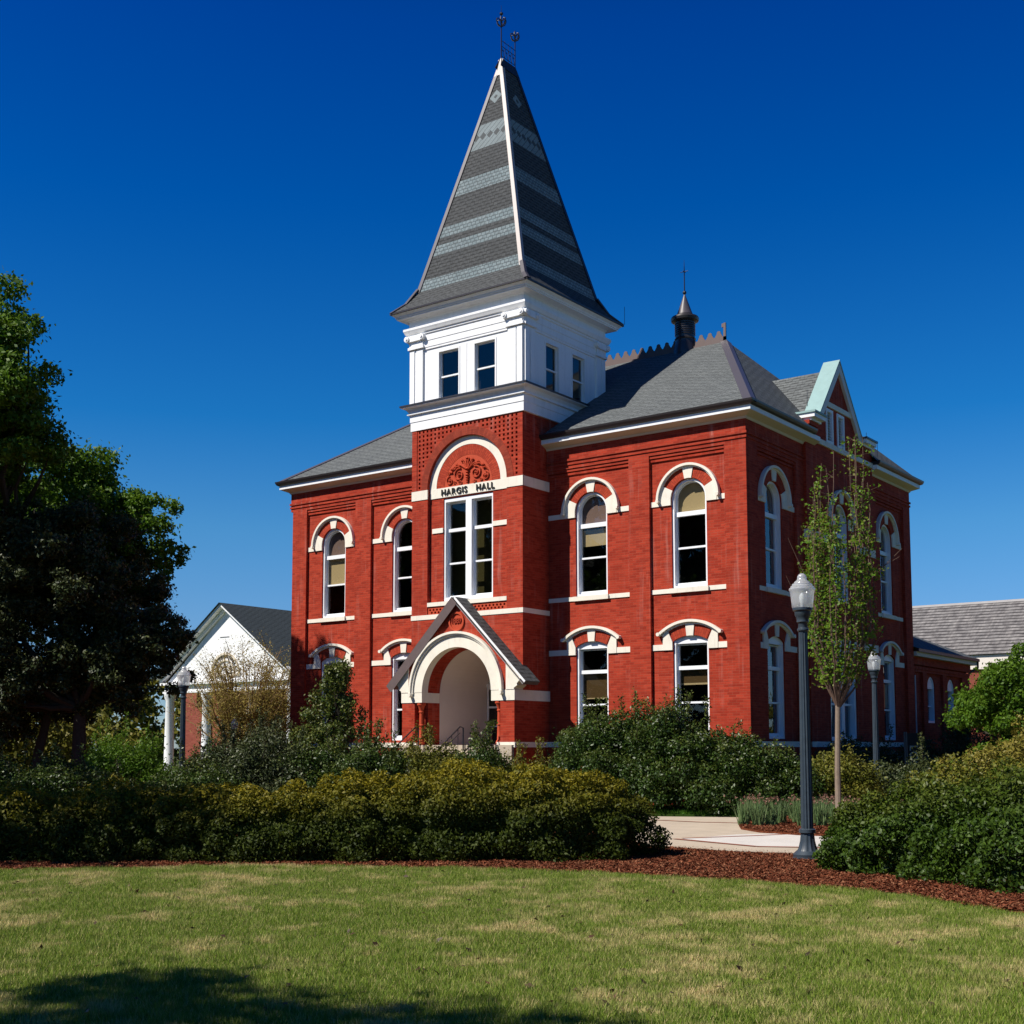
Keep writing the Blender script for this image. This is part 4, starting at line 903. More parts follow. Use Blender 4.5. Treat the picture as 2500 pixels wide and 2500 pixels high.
for x in (-10.235, -7.215):
    c = MB(); c.lathe((x, -1.66, 0), [(.10, 1.75), (.12, 1.80), (.10, 1.86), (.075, 1.90), (.065, 2.30), (.085, 2.32), (.085, 2.36), (.065, 2.38), (.060, 2.72), (.08, 2.74), (.08, 2.77), (.065, 2.79), (.10, 2.92), (.14, 2.97), (.14, 3.035)], 16); H(c, 'column', TERRA, smooth=True)
s = MB()
for (a, b) in ((TX0 - .02, -10.3), (-7.2, TX1 + .04)): s.abox(pf, a, b, 1.672, 1.825, -.3, .04)
s.abox(Rm(TX1), -1.80, 0, 1.671, 1.824, -.02, .05); H(s, 'water_table', STONE)
stp = MB()
for k in range(7): stp.box(-10.3, -7.2, -2.2 - k * .32, -1.86 - k * .32 + (.02 if k == 0 else 0), 0, 1.70 - (k + 1) * .22)
H(stp, 'steps', CONC)
for x in (-8.35, -7.3, -10.1):
    r_ = MB(); r_.tube([(x, -1.95, 1.6), (x, -1.95, 2.25), (x, -2.1, 2.28), (x, -3.8, 1.15), (x, -3.8, .3)], .022, 6); r_.tube([(x, -2.1, 2.1), (x, -3.8, .97)], .012, 5)
    for k in range(6): y = -2.2 - k * .28; r_.tube([(x, y, 2.2 - k * .186), (x, y, 1.4 - k * .186)], .009, 5)
    H(r_, 'handrail', IRON)

# low rear wing ------------------------------------------------------------------
wg = MB(); wx = -.15; wm = Rm(wx); WY1 = 19.55
def wout(c, g=0): return [(c - .40 - g, 2.55), (c + .40 + g, 2.55)] + arc(c, 3.85, .40 + g, 0, pi, 14)
WW = (15.35, 17.62)
wg.plate(wm, rect(YB + .02, WY1, 0, 4.9), [wout(c) for c in WW], -.3, 0)
for a in (13.0, 14.25, 16.45, 18.75): wg.abox(wm, a, a + .42 if a < 18 else WY1 + .02, 0, 4.35, -.02, .09)
for z, d in ((4.35, .09), (4.45, .12), (4.6, .15)): wg.abox(wm, YB + .12, WY1 + .1, z, z + .098 if z < 4.6 else 4.9, -.02, d)
wg.box(-7, wx, WY1 - .3, WY1, 0, 4.9); H(wg, 'wing_wall', BRICK)
for c in WW:
    fr = MB(); fr.plate(wm, wout(c, -.004), [wout(c, -.07)], -.22, -.03); fr.plate(wm, [(c - .34, 3.80), (c + .34, 3.80)] + arc(c, 3.85, .36, 0, pi, 10), (), -.15, -.05); fr.abox(wm, c - .35, c + .35, 3.15, 3.19, -.2, -.12); fr.abox(wm, c - .36, c + .36, 2.55, 2.63, -.2, -.02)
    f_ = H(fr, 'wing_window', WHITEG); g = MB(); g.plate(wm, wout(c, -.05), (), -.205, -.2, back=False); g.build('glass', GLASS, f_)
rm = MB(); rm.box(-6, wx - 1.0, 13, WY1 - .5, .5, 4.7); H(rm, 'interior', ROOM)
wr = MB(); we = wx + .42; wr.quad((we, YB, 5.14), (we, WY1 + .4, 5.14), (-4.2, WY1 - 3.6, 7.2), (-4.2, YB, 7.2)); wr.f.append((4, 5, 6)); wr.v += [(we, WY1 + .4, 5.14), (-8.8, WY1 + .4, 5.14), (-4.2, WY1 - 3.6, 7.2)]; H(wr, 'wing_roof', ROOFM)
fa = MB(); fa.box(wx, wx + .34, YB + .13, WY1 + .3, 4.88, 5.03); H(fa, 'fascia', CREAM)
gu = MB(); gu.box(wx + .30, wx + .43, YB + .13, WY1 + .42, 5.032, 5.135); gu.tube([(wx + .36, WY1 + .36, 5.08), (wx + .36, WY1 + .36, 4.80), (wx + .12, WY1 + .12, 4.60), (wx + .05, WY1 + .08, 4.5), (wx + .05, WY1 + .08, .1)], .045, 7); H(gu, 'gutter', DARKMETAL)
dp = MB(); dp.tube([(wx + .2, 13.05, 4.2), (wx + .2, 13.05, .1)], .035, 7); H(dp, 'downpipe', flat('pale_pipe', (.42, .38, .40), .5, .4))
# ================================================================== NEIGHBOURING BUILDINGS
lg = thing('gabled_hall', 'low brick hall with a white pedimented portico and dark shingle roof beyond the left trees', 'building', (-50, 30, 0))
def L(mb, n, m, p=None, **k): return mb.build(n, m, p or lg, **k)
ly = 25.0; lf = Fm(ly); LC = -50.2; LH = 6.35
q = MB(); q.plate(lf, [(LC - LH + .3, 6.1), (LC + LH - .3, 6.1), (LC, 10.75)], (), -.3, 0); L(q, 'pediment', WHITE)
q = MB(); q.abox(lf, LC - LH, LC + LH, 5.95, 6.12, -.6, .35); q.abox(lf, LC - LH + .2, LC + LH - .2, 5.45, 5.95, -.6, .1); q.abox(lf, LC - LH + .1, LC + LH - .1, 5.40, 5.52, -.6, .18); L(q, 'entablature', WHITE)
for sgn in (-1, 1):
    q = MB()
    for h0, h1, d in ((-.12, .10, .55), (-.42, -.14, .2)):
        q.plate(lf, [(LC, 11.15 + h0), (LC + sgn * (LH + .25), 6.45 + h0), (LC + sgn * (LH + .25), 6.45 + h1), (LC, 11.15 + h1)][::sgn], (), -.1, d)
    L(q, 'raking_cornice', WHITE)
    q = MB(); q.quad((LC, ly - .7, 11.27), (LC + sgn * (LH + .5), ly - .7, 6.37), (LC + sgn * (LH + .5), ly + 24, 6.37), (LC, ly + 24, 11.27)); L(q, 'roof', LANGR)
q = MB(); q.box(LC - 10, LC + 10, ly + 4.6, ly + 26, 0, 6.4); L(q, 'wall', BRICKF)
q = MB(); q.quad((LC, ly + 4.4, 10.9), (LC + 11, ly + 4.4, 5.9), (LC + 11, ly + 26, 5.9), (LC, ly + 26, 10.9)); q.quad((LC, ly + 4.4, 10.9), (LC - 11, ly + 4.4, 5.9), (LC - 11, ly + 26, 5.9), (LC, ly + 26, 10.9)); L(q, 'roof', LANGR)
for x in (LC - 5.9, LC - 2.05, LC + 2.3, LC + 6.1):
    q = MB(); q.lathe((x, ly + .2, 0), [(.42, 0), (.42, .3), (.34, .5), (.29, 4.9), (.38, 5.1), (.42, 5.4)], 20); L(q, 'column', WHITE, smooth=True)
q = MB(); am = Fm(ly - .002); q.arc_ring(am, LC - .02, 6.55, 1.28, 1.42, 0, pi, 0, .08, 24, False); q.arc_ring(am, LC - .02, 6.55, .86, .95, 0, pi, 0, .08, 20, False); q.arc_ring(am, LC - .02, 6.55, .5, .57, 0, pi, 0, .06, 16, False); q.abox(am, LC - 1.5, LC + 1.45, 6.42, 6.55, 0, .12); L(q, 'arched_panel', CREAM)
q = MB(); q.abox(am, LC - .6, LC + .3, 9.0, 9.04, 0, .02); L(q, 'vent_slot', SLATEM)
for k, ch in enumerate('LANGDON HALL'):
    if ch == ' ': continue
    t_ = radians(158 - k * 12.4); r_ = 1.12; t = text_mesh(ch, .26, (LC - .02 + r_ * cos(t_), ly - .012, 6.55 + r_ * sin(t_)), (cos(t_ - pi / 2), 0, sin(t_ - pi / 2)), (cos(t_), 0, sin(t_)), (0, -1, 0), .012)
    L(t, 'lettering', SLATEM)
q = MB(); q.box(LC - 3.6, LC - 2.6, ly + .6, ly + 1.2, 0, 5.4); L(q, 'brick_pier', BRICKF)

fb = thing('tiled_hall', 'large hall with weathered grey tile roof and cream eaves band behind the right shrubs', 'building', (-3, 45, 0))
def B2(mb, n, m, p=None, **k): return mb.build(n, m, p or fb, **k)
q = MB(); q.quad((-40, 39.6, 6.74), (14, 39.6, 6.74), (14, 46, 10.25), (-40, 46, 10.25)); q.quad((-40, 52.4, 6.74), (14, 52.4, 6.74), (14, 46, 10.25), (-40, 46, 10.25)); B2(q, 'roof', TILES)
q = MB(); q.box(-40, 14, 45.85, 46.15, 10.2, 10.33); B2(q, 'ridge_tiles', flat('pale_tile', (.45, .43, .42), .8, .2))
q = MB(); q.box(-39.6, 13.6, 39.9, 52, 0, 5.93); B2(q, 'wall', BRICKF)
q = MB(); q.box(-39.8, 13.8, 39.75, 52.1, 5.93, 6.70); B2(q, 'eaves_band', flat('cream_band', (.70, .65, .60), .7, .2, .04))
q = MB(); gy = 38.4; q.plate(Fm(gy), [(-2.9, 5.95), (8.3, 5.95), (2.7, 11.6)], (), -6, 0); q.box(-1.9, 7.3, gy, 45, 0, 5.94); B2(q, 'gable_wall', BRICKF)
for s_ in (-1, 1):
    q = MB(); q.plate(Fm(gy - .01), [(2.7, 11.75), (2.7 + s_ * 6.0, 5.75), (2.7 + s_ * 6.0, 6.2), (2.7, 12.2)][::s_], (), -.3, .35); B2(q, 'raking_cornice', MATS['cream_band'])
    q = MB(); q.quad((2.7, gy - .4, 12.25), (2.7 + s_ * 6.1, gy - .4, 6.2), (2.7 + s_ * 6.1, 45, 6.2), (2.7, 45, 12.25)); B2(q, 'roof', TILES)

# ================================================================== LAMPS AND SIGN
def make_lamp(loc, label, s=1.0, group='acorn globe lamp posts along the walks'):
    t = thing('street_lamp', label, 'lamp post', loc, group)
    X, Y, Z = loc
    Q = lambda pr: [(r * s, z * s) for r, z in pr]
    m = MB(); m.lathe(loc, Q([(.235, 0), (.235, .04), (.21, .05), (.215, .09), (.185, .12), (.165, .14)]), 32); m.build('base', POST, t, smooth=True)
    m = MB(); m.lathe(loc, Q([(.16, .13), (.135, .18), (.11, .28), (.098, .39)]), 48, .09, 12); m.lathe(loc, Q([(.10, .39), (.122, .405), (.122, .45), (.10, .465)]), 28); m.build('pedestal', POST, t, smooth=True)
    m = MB(); m.lathe(loc, Q([(.092, .46), (.086, 1.3), (.076, 2.4), (.067, 3.39)]), 60, .14, 12); m.build('pole', POST, t, smooth=True)
    m = MB(); m.lathe(loc, Q([(.070, 3.38), (.086, 3.395), (.086, 3.42), (.068, 3.435), (.068, 3.50), (.075, 3.51), (.092, 3.525), (.088, 3.555), (.10, 3.60), (.118, 3.63), (.12, 3.68), (.145, 3.70), (.145, 3.735)]), 28); m.build('fitter', POST, t, smooth=True)
    m = MB(); m.lathe(loc, Q([(.140, 3.73), (.155, 3.75), (.162, 3.82), (.172, 3.92), (.182, 3.985), (.196, 4.01), (.193, 4.03), (.172, 4.04), (.172, 4.06), (.150, 4.075), (.148, 4.095), (.120, 4.11), (.112, 4.13), (.078, 4.155), (.068, 4.18), (.07, 4.20), (.055, 4.235), (.028, 4.255), (.006, 4.26)]), 36); m.build('globe', GLOBE, t, smooth=True)
    m = MB(); m.lathe(loc, Q([(.03, 3.74), (.03, 3.80), (.045, 3.85), (.045, 3.92), (.02, 3.96)]), 12); m.build('bulb', flat('lamp_glass', (.85, .85, .82), .3, .5) if 'lamp_glass' not in MATS else MATS['lamp_glass'], t, smooth=True)
    return t
make_lamp((7.66, -13.78, .0), 'nearest and largest slate blue fluted lamp post beside the right hedge')
make_lamp((2.87, 1.71, 0), 'fluted lamp post standing behind the right hedge near the slender young tree')
make_lamp((-12.46, -9.01, -.38), 'dark lamp post in shade in front of the white portico')
make_lamp((-22.11, 1.26, -.3), 'smallest far lamp globe peeping over the shrubs right of the portico columns', .72)
sg = thing('sign_slab', 'dark vertical slab sign with pale edge bars and sideways lettering near the rear wing', 'sign', (2.2, 6.05, 0))
def sg_at(a, b, d): return (2.2 + a * .8 + d * .6, 6.05 + a * .6 - d * .8, b)
q = MB(); q.abox(sg_at, -.02, .34, 0, 2.08, -.08, 0); q.build('panel', flat('sign_panel', (.012, .008, .009), .5, .4), sg)
for a in (-.10, -.045):
    q = MB(); q.abox(sg_at, a, a + .03, 0, 2.12, -.07, .01); q.build('edge_bar', flat('sign_bar', (.17, .15, .15), .5, .4) if 'sign_bar' not in MATS else MATS['sign_bar'], sg)
t = text_mesh('LOST', .34, sg_at(.15, 1.30, .012), (0, 0, -1), (.8, .6, 0), (.6, -.8, 0), .01, 1.1); t.build('lettering', flat('sign_letter', (.32, .30, .29), .5, .3), sg)

# ================================================================== PLANTS
def shrub(name, label, cat, c, rad, n, size, mat, seed, group=None, amp=.14, k=18, tipz=0.0, tipamt=0.0, shell=.10, sharp=10, fl=1.0, jit=.9, rot=0.0, asp=.55):
    t = thing(name, label, cat, (c[0], c[1], 0), group)
    P, N, f = mound(c, rad, n, seed, amp, k, shell, sharp=sharp, flat_=fl, rot=rot)
    rel = (P[:, 2] - c[2]) / rad[2]
    tip = np.clip((rel - tipz) * 1.6, 0, 1) * tipamt * rng.random(len(P)) ** .6
    leaf_cloud('foliage', P, N, size, mat, t, tip, asp, jit)
    mb = MB(); ends = []
    for i in range(9):
        a = i * 2 * pi / 9 + seed; ends.append((c[0] + cos(a) * rad[0] * .55, c[1] + sin(a) * rad[1] * .55, max(.4, c[2] + rad[2] * .5)))
    branchy(mb, (c[0], c[1], 0), ends, .035, 4, .5, 5); mb.build('stem', BARK, t)
    return t
def wild(name, label, cat, c, rad, n, size, mat, seed, group=None, kc=70, rc=(.16, .34), shoots=14, tipamt=.5, loose=.5):
    """loose shrub: many leaf clumps of different size, and leafy shoots standing out of the top"""
    r = np.random.default_rng(seed); t = thing(name, label, cat, (c[0], c[1], 0), group); cs = []; rs = []
    for i in range(kc):
        d = r.normal(size=3); d /= np.linalg.norm(d); d[2] = abs(d[2]) * 1.1 - .35; q = r.uniform(loose, 1.02) * (1 + .12 * sin(3 * atan2(d[1], d[0]) + seed))
        p = (c[0] + d[0] * q * rad[0], c[1] + d[1] * q * rad[1], max(.15, c[2] + d[2] * q * rad[2])); cs.append(p); rs.append(r.uniform(*rc))
    P, N, idx, d = clumps(cs, rs, n, .9); tip = np.clip(d[:, 2], 0, 1) * rng.random(n) * tipamt
    X, Y, T = [P], [N], [tip]; mb = MB()
    for i in range(shoots):
        a = r.uniform(0, 2 * pi); q = r.uniform(0, .8); b0 = Vector((c[0] + cos(a) * q * rad[0], c[1] + sin(a) * q * rad[1], c[2] + rad[2] * sqrt(1 - q * q) * .8)); h = r.uniform(.25, .75)
        e = b0 + Vector((r.normal() * .12, r.normal() * .12, h)); mb.tube([b0, e], [.008, .003], 4, False); m = int(70 * h / .5); u = r.random(m)[:, None]
        X.append(np.array(b0) * (1 - u) + np.array(e) * u + r.normal(size=(m, 3)) * .045); Y.append(sph(m)); T.append(r.random(m) * tipamt)
    X, Y, T = np.vstack(X), np.vstack(Y), np.hstack(T); k_ = X[:, 2] > .02; leaf_cloud('foliage', X[k_], Y[k_], size, mat, t, T[k_], .5, .9)
    branchy(mb, (c[0], c[1], 0), cs[:16], .035, 4, .5, 5); mb.build('stem', BARK, t); return t
HG = 'clipped mounds of the low front hedge'; RO = .6384
for (c, rad, n, sd, lab) in [
    ((4.25, -15.5, .30), (1.60, 1.25, 1.02), 66000, 3, 'rounded right end of the front hedge, gold tipped, beside the path'),
    ((3.05, -16.25, .30), (1.55, 1.30, 1.06), 60000, 14, 'gold tipped hedge mound just left of the rounded right end'),
    ((1.95, -17.25, .28), (1.30, 1.25, .98), 46000, 4, 'gold tipped hedge mound below the porch'),
    ((.95, -18.15, .25), (1.25, 1.2, .88), 40000, 5, 'lower hedge mound below the tall loose shrub'),
    ((-.1, -18.75, .25), (1.25, 1.2, .86), 36000, 6, 'shaded hedge mound below the portico'),
    ((-1.1, -19.45, .2), (1.2, 1.2, .88), 32000, 8, 'shaded hedge mound right of the evergreen tree trunks'),
    ((-2.1, -20.25, .2), (1.3, 1.2, .86), 30000, 9, 'dark hedge mound below the evergreen tree trunks'),
    ((-3.3, -21.1, .2), (1.4, 1.3, .88), 20000, 10, 'leftmost dark hedge mound at the picture edge')]:
    shrub('hedge_shrub', lab, 'shrub', c, rad, n, .027, L_HEDGE, sd, HG, .17, 110, .32, .92, .11, 60, .95, .95, RO)
RG = 'glossy evergreen shrubs of the right hedge'
for (c, rad, n, sd, lab, tz, ta, m) in [
    ((9.22, -14.68, .15), (.95, .95, .80), 36000, 21, 'glossy hedge shrub beside the base of the nearest lamp post', .5, .5, L_HOLLY),
    ((10.15, -14.75, .25), (1.15, 1.1, .98), 44000, 22, 'glossy front shrub of the right hedge, next to the picture corner', .5, .5, L_HOLLY),
    ((11.35, -15.6, .30), (1.2, 1.15, 1.05), 38000, 27, 'glossy shrub in the lower right corner of the picture', .5, .4, L_HOLLY),
    ((10.2, -13.4, .40), (1.3, 1.2, 1.05), 38000, 23, 'olive topped shrub behind the glossy front shrub of the right hedge', .1, 1.0, L_HOLLY),
    ((11.6, -13.8, .5), (1.3, 1.2, 1.25), 30000, 24, 'taller olive topped shrub at the right picture edge', .1, 1.0, L_HOLLY),
    ((9.55, -11.0, .45), (1.3, 1.2, 1.25), 34000, 25, 'olive gold shrub rising behind the right hedge', .0, .9, L_OLIVE),
    ((10.5, -9.8, .7), (1.4, 1.3, 1.55), 34000, 26, 'loose olive gold shrub below the far green tree', .0, .9, L_OLIVE)]:
    shrub('hedge_shrub', lab, 'shrub', c, rad, n, .027, m, sd, RG, .22, 90, tz, ta, .13, 46, .95, 1.0, RO)
FG = 'tall dark green shrubs before the facade'
for (c, rad, n, sd, lab, m, sh) in [
    ((-1.55, -5.3, .9), (1.05, .95, 1.75), 32000, 31, 'dark green shrub at the left end of the row below the facade windows', L_SHRUB, 16),
    ((-.55, -4.9, .95), (1.15, 1.0, 1.85), 36000, 39, 'dark green shrub with tall shoots below the left facade window', L_SHRUB, 20),
    ((.65, -4.7, .95), (1.2, 1.0, 1.9), 38000, 32, 'tallest dark green shrub under the right facade windows', L_SHRUB, 20),
    ((1.8, -4.3, .75), (1.1, 1.0, 1.45), 30000, 33, 'lower dark shrub wrapping the right corner of the hall', L_SHRUB, 10),
    ((2.6, -3.7, .55), (1.0, .9, 1.1), 22000, 40, 'lowest dark shrub at the right end of the facade row', L_SHRUB, 6),
    ((3.6, -2.6, .5), (1.1, 1.0, 1.15), 20000, 34, 'gold green shrub in shade behind the flower bed', L_OLIVE, 8),
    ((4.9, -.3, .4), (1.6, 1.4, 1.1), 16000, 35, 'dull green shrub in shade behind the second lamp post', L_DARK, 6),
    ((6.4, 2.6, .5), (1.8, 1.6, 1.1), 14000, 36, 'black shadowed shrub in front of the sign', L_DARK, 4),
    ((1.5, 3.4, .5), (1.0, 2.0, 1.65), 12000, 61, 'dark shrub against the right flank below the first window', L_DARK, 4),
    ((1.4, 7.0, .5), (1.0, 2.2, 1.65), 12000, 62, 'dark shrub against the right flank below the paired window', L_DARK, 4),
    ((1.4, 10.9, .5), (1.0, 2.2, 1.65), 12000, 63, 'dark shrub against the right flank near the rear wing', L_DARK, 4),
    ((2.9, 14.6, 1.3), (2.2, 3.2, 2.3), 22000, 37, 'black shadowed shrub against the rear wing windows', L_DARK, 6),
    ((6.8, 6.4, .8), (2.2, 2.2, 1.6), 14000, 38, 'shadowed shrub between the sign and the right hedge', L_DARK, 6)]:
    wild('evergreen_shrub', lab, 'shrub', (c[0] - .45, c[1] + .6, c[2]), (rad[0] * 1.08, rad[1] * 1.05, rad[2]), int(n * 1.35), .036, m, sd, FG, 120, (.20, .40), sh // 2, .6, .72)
PG = 'mixed shrubs before the porch and left wing'
for (c, rad, n, sd, lab, m, sh) in [
    ((-3.75, -5.3, .4), (.85, .8, 1.2), 11000, 44, 'small thin shrub right of the porch steps', L_OLIVE, 8),
    ((-4.7, -5.9, .55), (1.0, .95, 1.45), 26000, 41, 'light green shrub in front of the porch steps', L_SHRUB, 10),
    ((-5.7, -6.6, .55), (1.1, .95, 1.50), 28000, 42, 'yellowish green shrub left of the porch steps', L_OLIVE, 10),
    ((-6.8, -7.4, .55), (1.15, 1.0, 1.5), 28000, 43, 'bright leaved shrub in front of the tall loose shrub', L_SHRUB, 10),
    ((-7.9, -8.4, .55), (1.2, 1.0, 1.45), 20000, 54, 'green shrub left of the bright leaved shrub', L_SHRUB, 8),
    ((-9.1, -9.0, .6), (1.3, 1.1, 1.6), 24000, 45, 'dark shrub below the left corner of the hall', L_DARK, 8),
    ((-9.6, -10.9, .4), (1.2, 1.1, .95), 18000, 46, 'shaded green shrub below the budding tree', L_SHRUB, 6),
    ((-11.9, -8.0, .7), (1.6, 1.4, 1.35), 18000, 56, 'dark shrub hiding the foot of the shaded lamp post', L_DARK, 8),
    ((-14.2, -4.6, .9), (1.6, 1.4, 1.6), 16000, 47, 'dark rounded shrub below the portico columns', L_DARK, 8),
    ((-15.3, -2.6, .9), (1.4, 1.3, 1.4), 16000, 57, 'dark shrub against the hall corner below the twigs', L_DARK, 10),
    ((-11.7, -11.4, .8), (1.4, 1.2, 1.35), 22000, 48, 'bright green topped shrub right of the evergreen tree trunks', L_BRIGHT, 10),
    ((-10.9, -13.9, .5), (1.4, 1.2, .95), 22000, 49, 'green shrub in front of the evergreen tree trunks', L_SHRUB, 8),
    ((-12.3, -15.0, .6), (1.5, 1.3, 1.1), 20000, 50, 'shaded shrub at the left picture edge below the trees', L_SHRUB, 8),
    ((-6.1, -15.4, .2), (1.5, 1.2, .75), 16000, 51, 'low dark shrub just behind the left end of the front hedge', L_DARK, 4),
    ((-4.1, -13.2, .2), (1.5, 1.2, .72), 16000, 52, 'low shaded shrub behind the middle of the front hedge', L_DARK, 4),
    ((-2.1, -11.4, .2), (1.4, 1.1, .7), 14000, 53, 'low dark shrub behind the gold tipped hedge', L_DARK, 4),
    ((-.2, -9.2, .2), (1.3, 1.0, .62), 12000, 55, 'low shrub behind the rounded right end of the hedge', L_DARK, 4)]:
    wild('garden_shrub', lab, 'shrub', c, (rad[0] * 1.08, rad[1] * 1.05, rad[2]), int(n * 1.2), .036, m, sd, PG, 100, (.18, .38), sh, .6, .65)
# tall loose conical shrub against the wall
t = thing('loose_tall_shrub', 'tall loose pointed shrub hiding the leftmost lower window', 'shrub', (-9.45, -6.0, 0))
cs = []; rs = []
for i in range(120):
    z = rng.uniform(.4, 3.85); w_ = 2.0 * (1 - (z / 4.1)) ** .9 + .08; a = rng.uniform(0, 2 * pi); q = w_ * rng.uniform(.3, 1) ; cs.append((-9.45 + q * cos(a), -6.2 + q * sin(a), z)); rs.append(rng.uniform(.12, .28))
P, N, idx, d = clumps(cs, rs, 16000, 1.1); leaf_cloud('foliage', P, N, .045, L_SHRUB, t, rng.random(len(P)) * .9, .5)
mb = MB(); branchy(mb, (-9.45, -6.0, 0), [c for c in cs[:40]], .03, 4, .4, 5); mb.build('stem', BARK, t)

# ---- left trees
def tree(name, label, base, trunk, crown_cs, crown_rs, n, size, mat, group=None, barkm=BARK, zsq=.72, tr=.22, tip=.4, nb=26, lean=(0, 0), jit=1.0):
    t = thing(name, label, 'tree', (base[0], base[1], 0), group)
    mb = MB(); top = Vector((base[0] + lean[0], base[1] + lean[1], trunk))
    mb.tube([(base[0], base[1], -.05), (base[0] + .03, base[1], .25), tuple(Vector((base[0], base[1], 0)).lerp(top, .5)), tuple(top)], [tr * 1.5, tr * 1.1, tr * .9, tr * .7], 10)
    mb.build('trunk', barkm, t)
    mb = MB(); pick = list(range(len(crown_cs))); random.shuffle(pick); branchy(mb, tuple(top - Vector((0, 0, .25))), [crown_cs[i] for i in pick[:nb]], tr * .5, 5, .5, 6); mb.build('limb', barkm, t)
    P, N, idx, d = clumps(crown_cs, crown_rs, n, zsq); tp = np.clip(d[:, 2], 0, 1) * rng.random(n) * tip
    leaf_cloud('crown', P, N, size, mat, t, tp, .55, jit); return t
def crown(c, rad, k, r0, r1, seed, shape=None, fill=.55):
    r = np.random.default_rng(seed); cs = []; rs = []
    while len(cs) < k:
        d = r.normal(size=3); d /= np.linalg.norm(d); q = r.uniform(fill, 1.0); p = np.array(c) + d * q * np.array(rad)
        if shape and not shape(p): continue
        cs.append(tuple(p)); rs.append(r.uniform(r0, r1))
    return cs, rs
cs, rs = crown((-22.5, -6.5, 6.1), (4.1, 3.8, 3.9), 300, .18, .62, 61, lambda p: p[2] > 2.5, .45)
ca, ra_ = crown((-20.0, -6.3, 4.9), (2.0, 1.8, 2.0), 70, .18, .5, 65, lambda p: p[2] > 2.3, .3); cc_, rc_ = crown((-18.6, -6.2, 4.3), (1.1, 1.1, 1.7), 34, .15, .4, 67, None, .2); ca += cc_; ra_ += rc_; cd_, rd_ = crown((-18.3, -5.0, 4.9), (.9, .9, 1.7), 34, .15, .38, 68, None, .2); ca += cd_; ra_ += rd_; cb, rb_ = crown((-23.4, -8.6, 3.6), (3.8, 2.6, 2.3), 170, .2, .55, 66, lambda p: p[2] > 1.6, .3); cs += ca + cb; rs += ra_ + rb_
tree('evergreen_tree', 'dark broad evergreen tree with a low grey green crown at left', (-20.6, -6.6), 3.2, cs, rs, 220000, .065, L_DARK, 'trees left of the hall', tip=.8, tr=.25)
t2 = MB(); t2.tube([(-22.5, -6.9, -.05), (-22.4, -6.9, 1.5), (-22.1, -6.6, 3.4)], [.2, .16, .12], 8); t2.tube([(-22.4, -6.9, 1.0), (-21.6, -6.9, 1.2), (-20.7, -6.7, 1.1)], [.06, .05, .04], 6)
t2.build('trunk', BARK, COL.objects['evergreen_tree'])
C1, R1 = crown((-26.7, -4.3, 9.4), (3.9, 3.6, 3.8), 190, .3, .85, 62, None, .35)
C2, R2_ = crown((-22.7, -9.5, 12.9), (2.85, 2.6, 4.2), 150, .25, .75, 63, None, .35)
C3, R3 = crown((-23.6, -3.1, 8.9), (2.6, 2.3, 2.6), 80, .25, .65, 64, None, .35)
tree('oak_tree', 'tall bright green oak rising behind the dark evergreen tree', (-24.8, -7.6), 7.0, C1 + C2 + C3, R1 + R2_ + R3, 150000, .085, L_BRIGHT, 'trees left of the hall', tip=.6, tr=.4, nb=60)
# bare twiggy small tree before the portico
t = thing('budding_tree', 'small budding tree with bare brown twigs in front of the white portico', 'tree', (-27.8, 6.9, 0))
mb = MB(); tips = []
for i in range(95):
    a = rng.uniform(0, 2 * pi); sp_ = rng.uniform(.2, 1) ** .7; e = Vector((-27.8 + cos(a) * 3.1 * sp_, 6.9 + sin(a) * 2.4 * sp_, rng.uniform(4.2, 6.9) - sp_ * 1.5))
    b0 = Vector((-27.8, 6.9, .2)); pts = [b0.lerp(e, k / 6) + Vector((rng.normal(), rng.normal(), rng.normal())) * .07 * (k > 0) + Vector((0, 0, .25 * sin(pi * k / 6))) for k in range(7)]
    mb.tube(pts, [.045 * (1 - k / 7) + .006 for k in range(7)], 5, False)
    for j in range(13):
        k = rng.integers(2, 6); s0 = pts[k].lerp(pts[k + 1], rng.random()); e2 = s0 + Vector((rng.normal() * .45, rng.normal() * .45, rng.uniform(.1, .7))); mb.tube([s0, s0.lerp(e2, .5) + Vector((rng.normal() * .05, 0, 0)), e2], [.010, .008, .004], 4, False); tips += [s0.lerp(e2, q) for q in (.4, .7, 1.0)]
mb.build('branch', TWIG, t)
tp = np.array([tuple(p) for p in tips]); P = np.repeat(tp, 9, 0) + rng.normal(size=(len(tp) * 9, 3)) * .15; leaf_cloud('foliage', P, sph(len(P)), .035, L_TWIGLEAF, t, rng.random(len(P)))
# right far tree and shrubs
cs, rs = crown((8.5, -2.2, 2.35), (2.1, 1.9, 1.75), 130, .2, .42, 71, lambda p: p[2] > .7)
tree('spreading_tree', 'low spreading bright green tree at the right edge beyond the olive shrubs', (8.7, -2.1), 1.2, cs, rs, 95000, .040, L_BRIGHT, None, tip=.5, tr=.10)
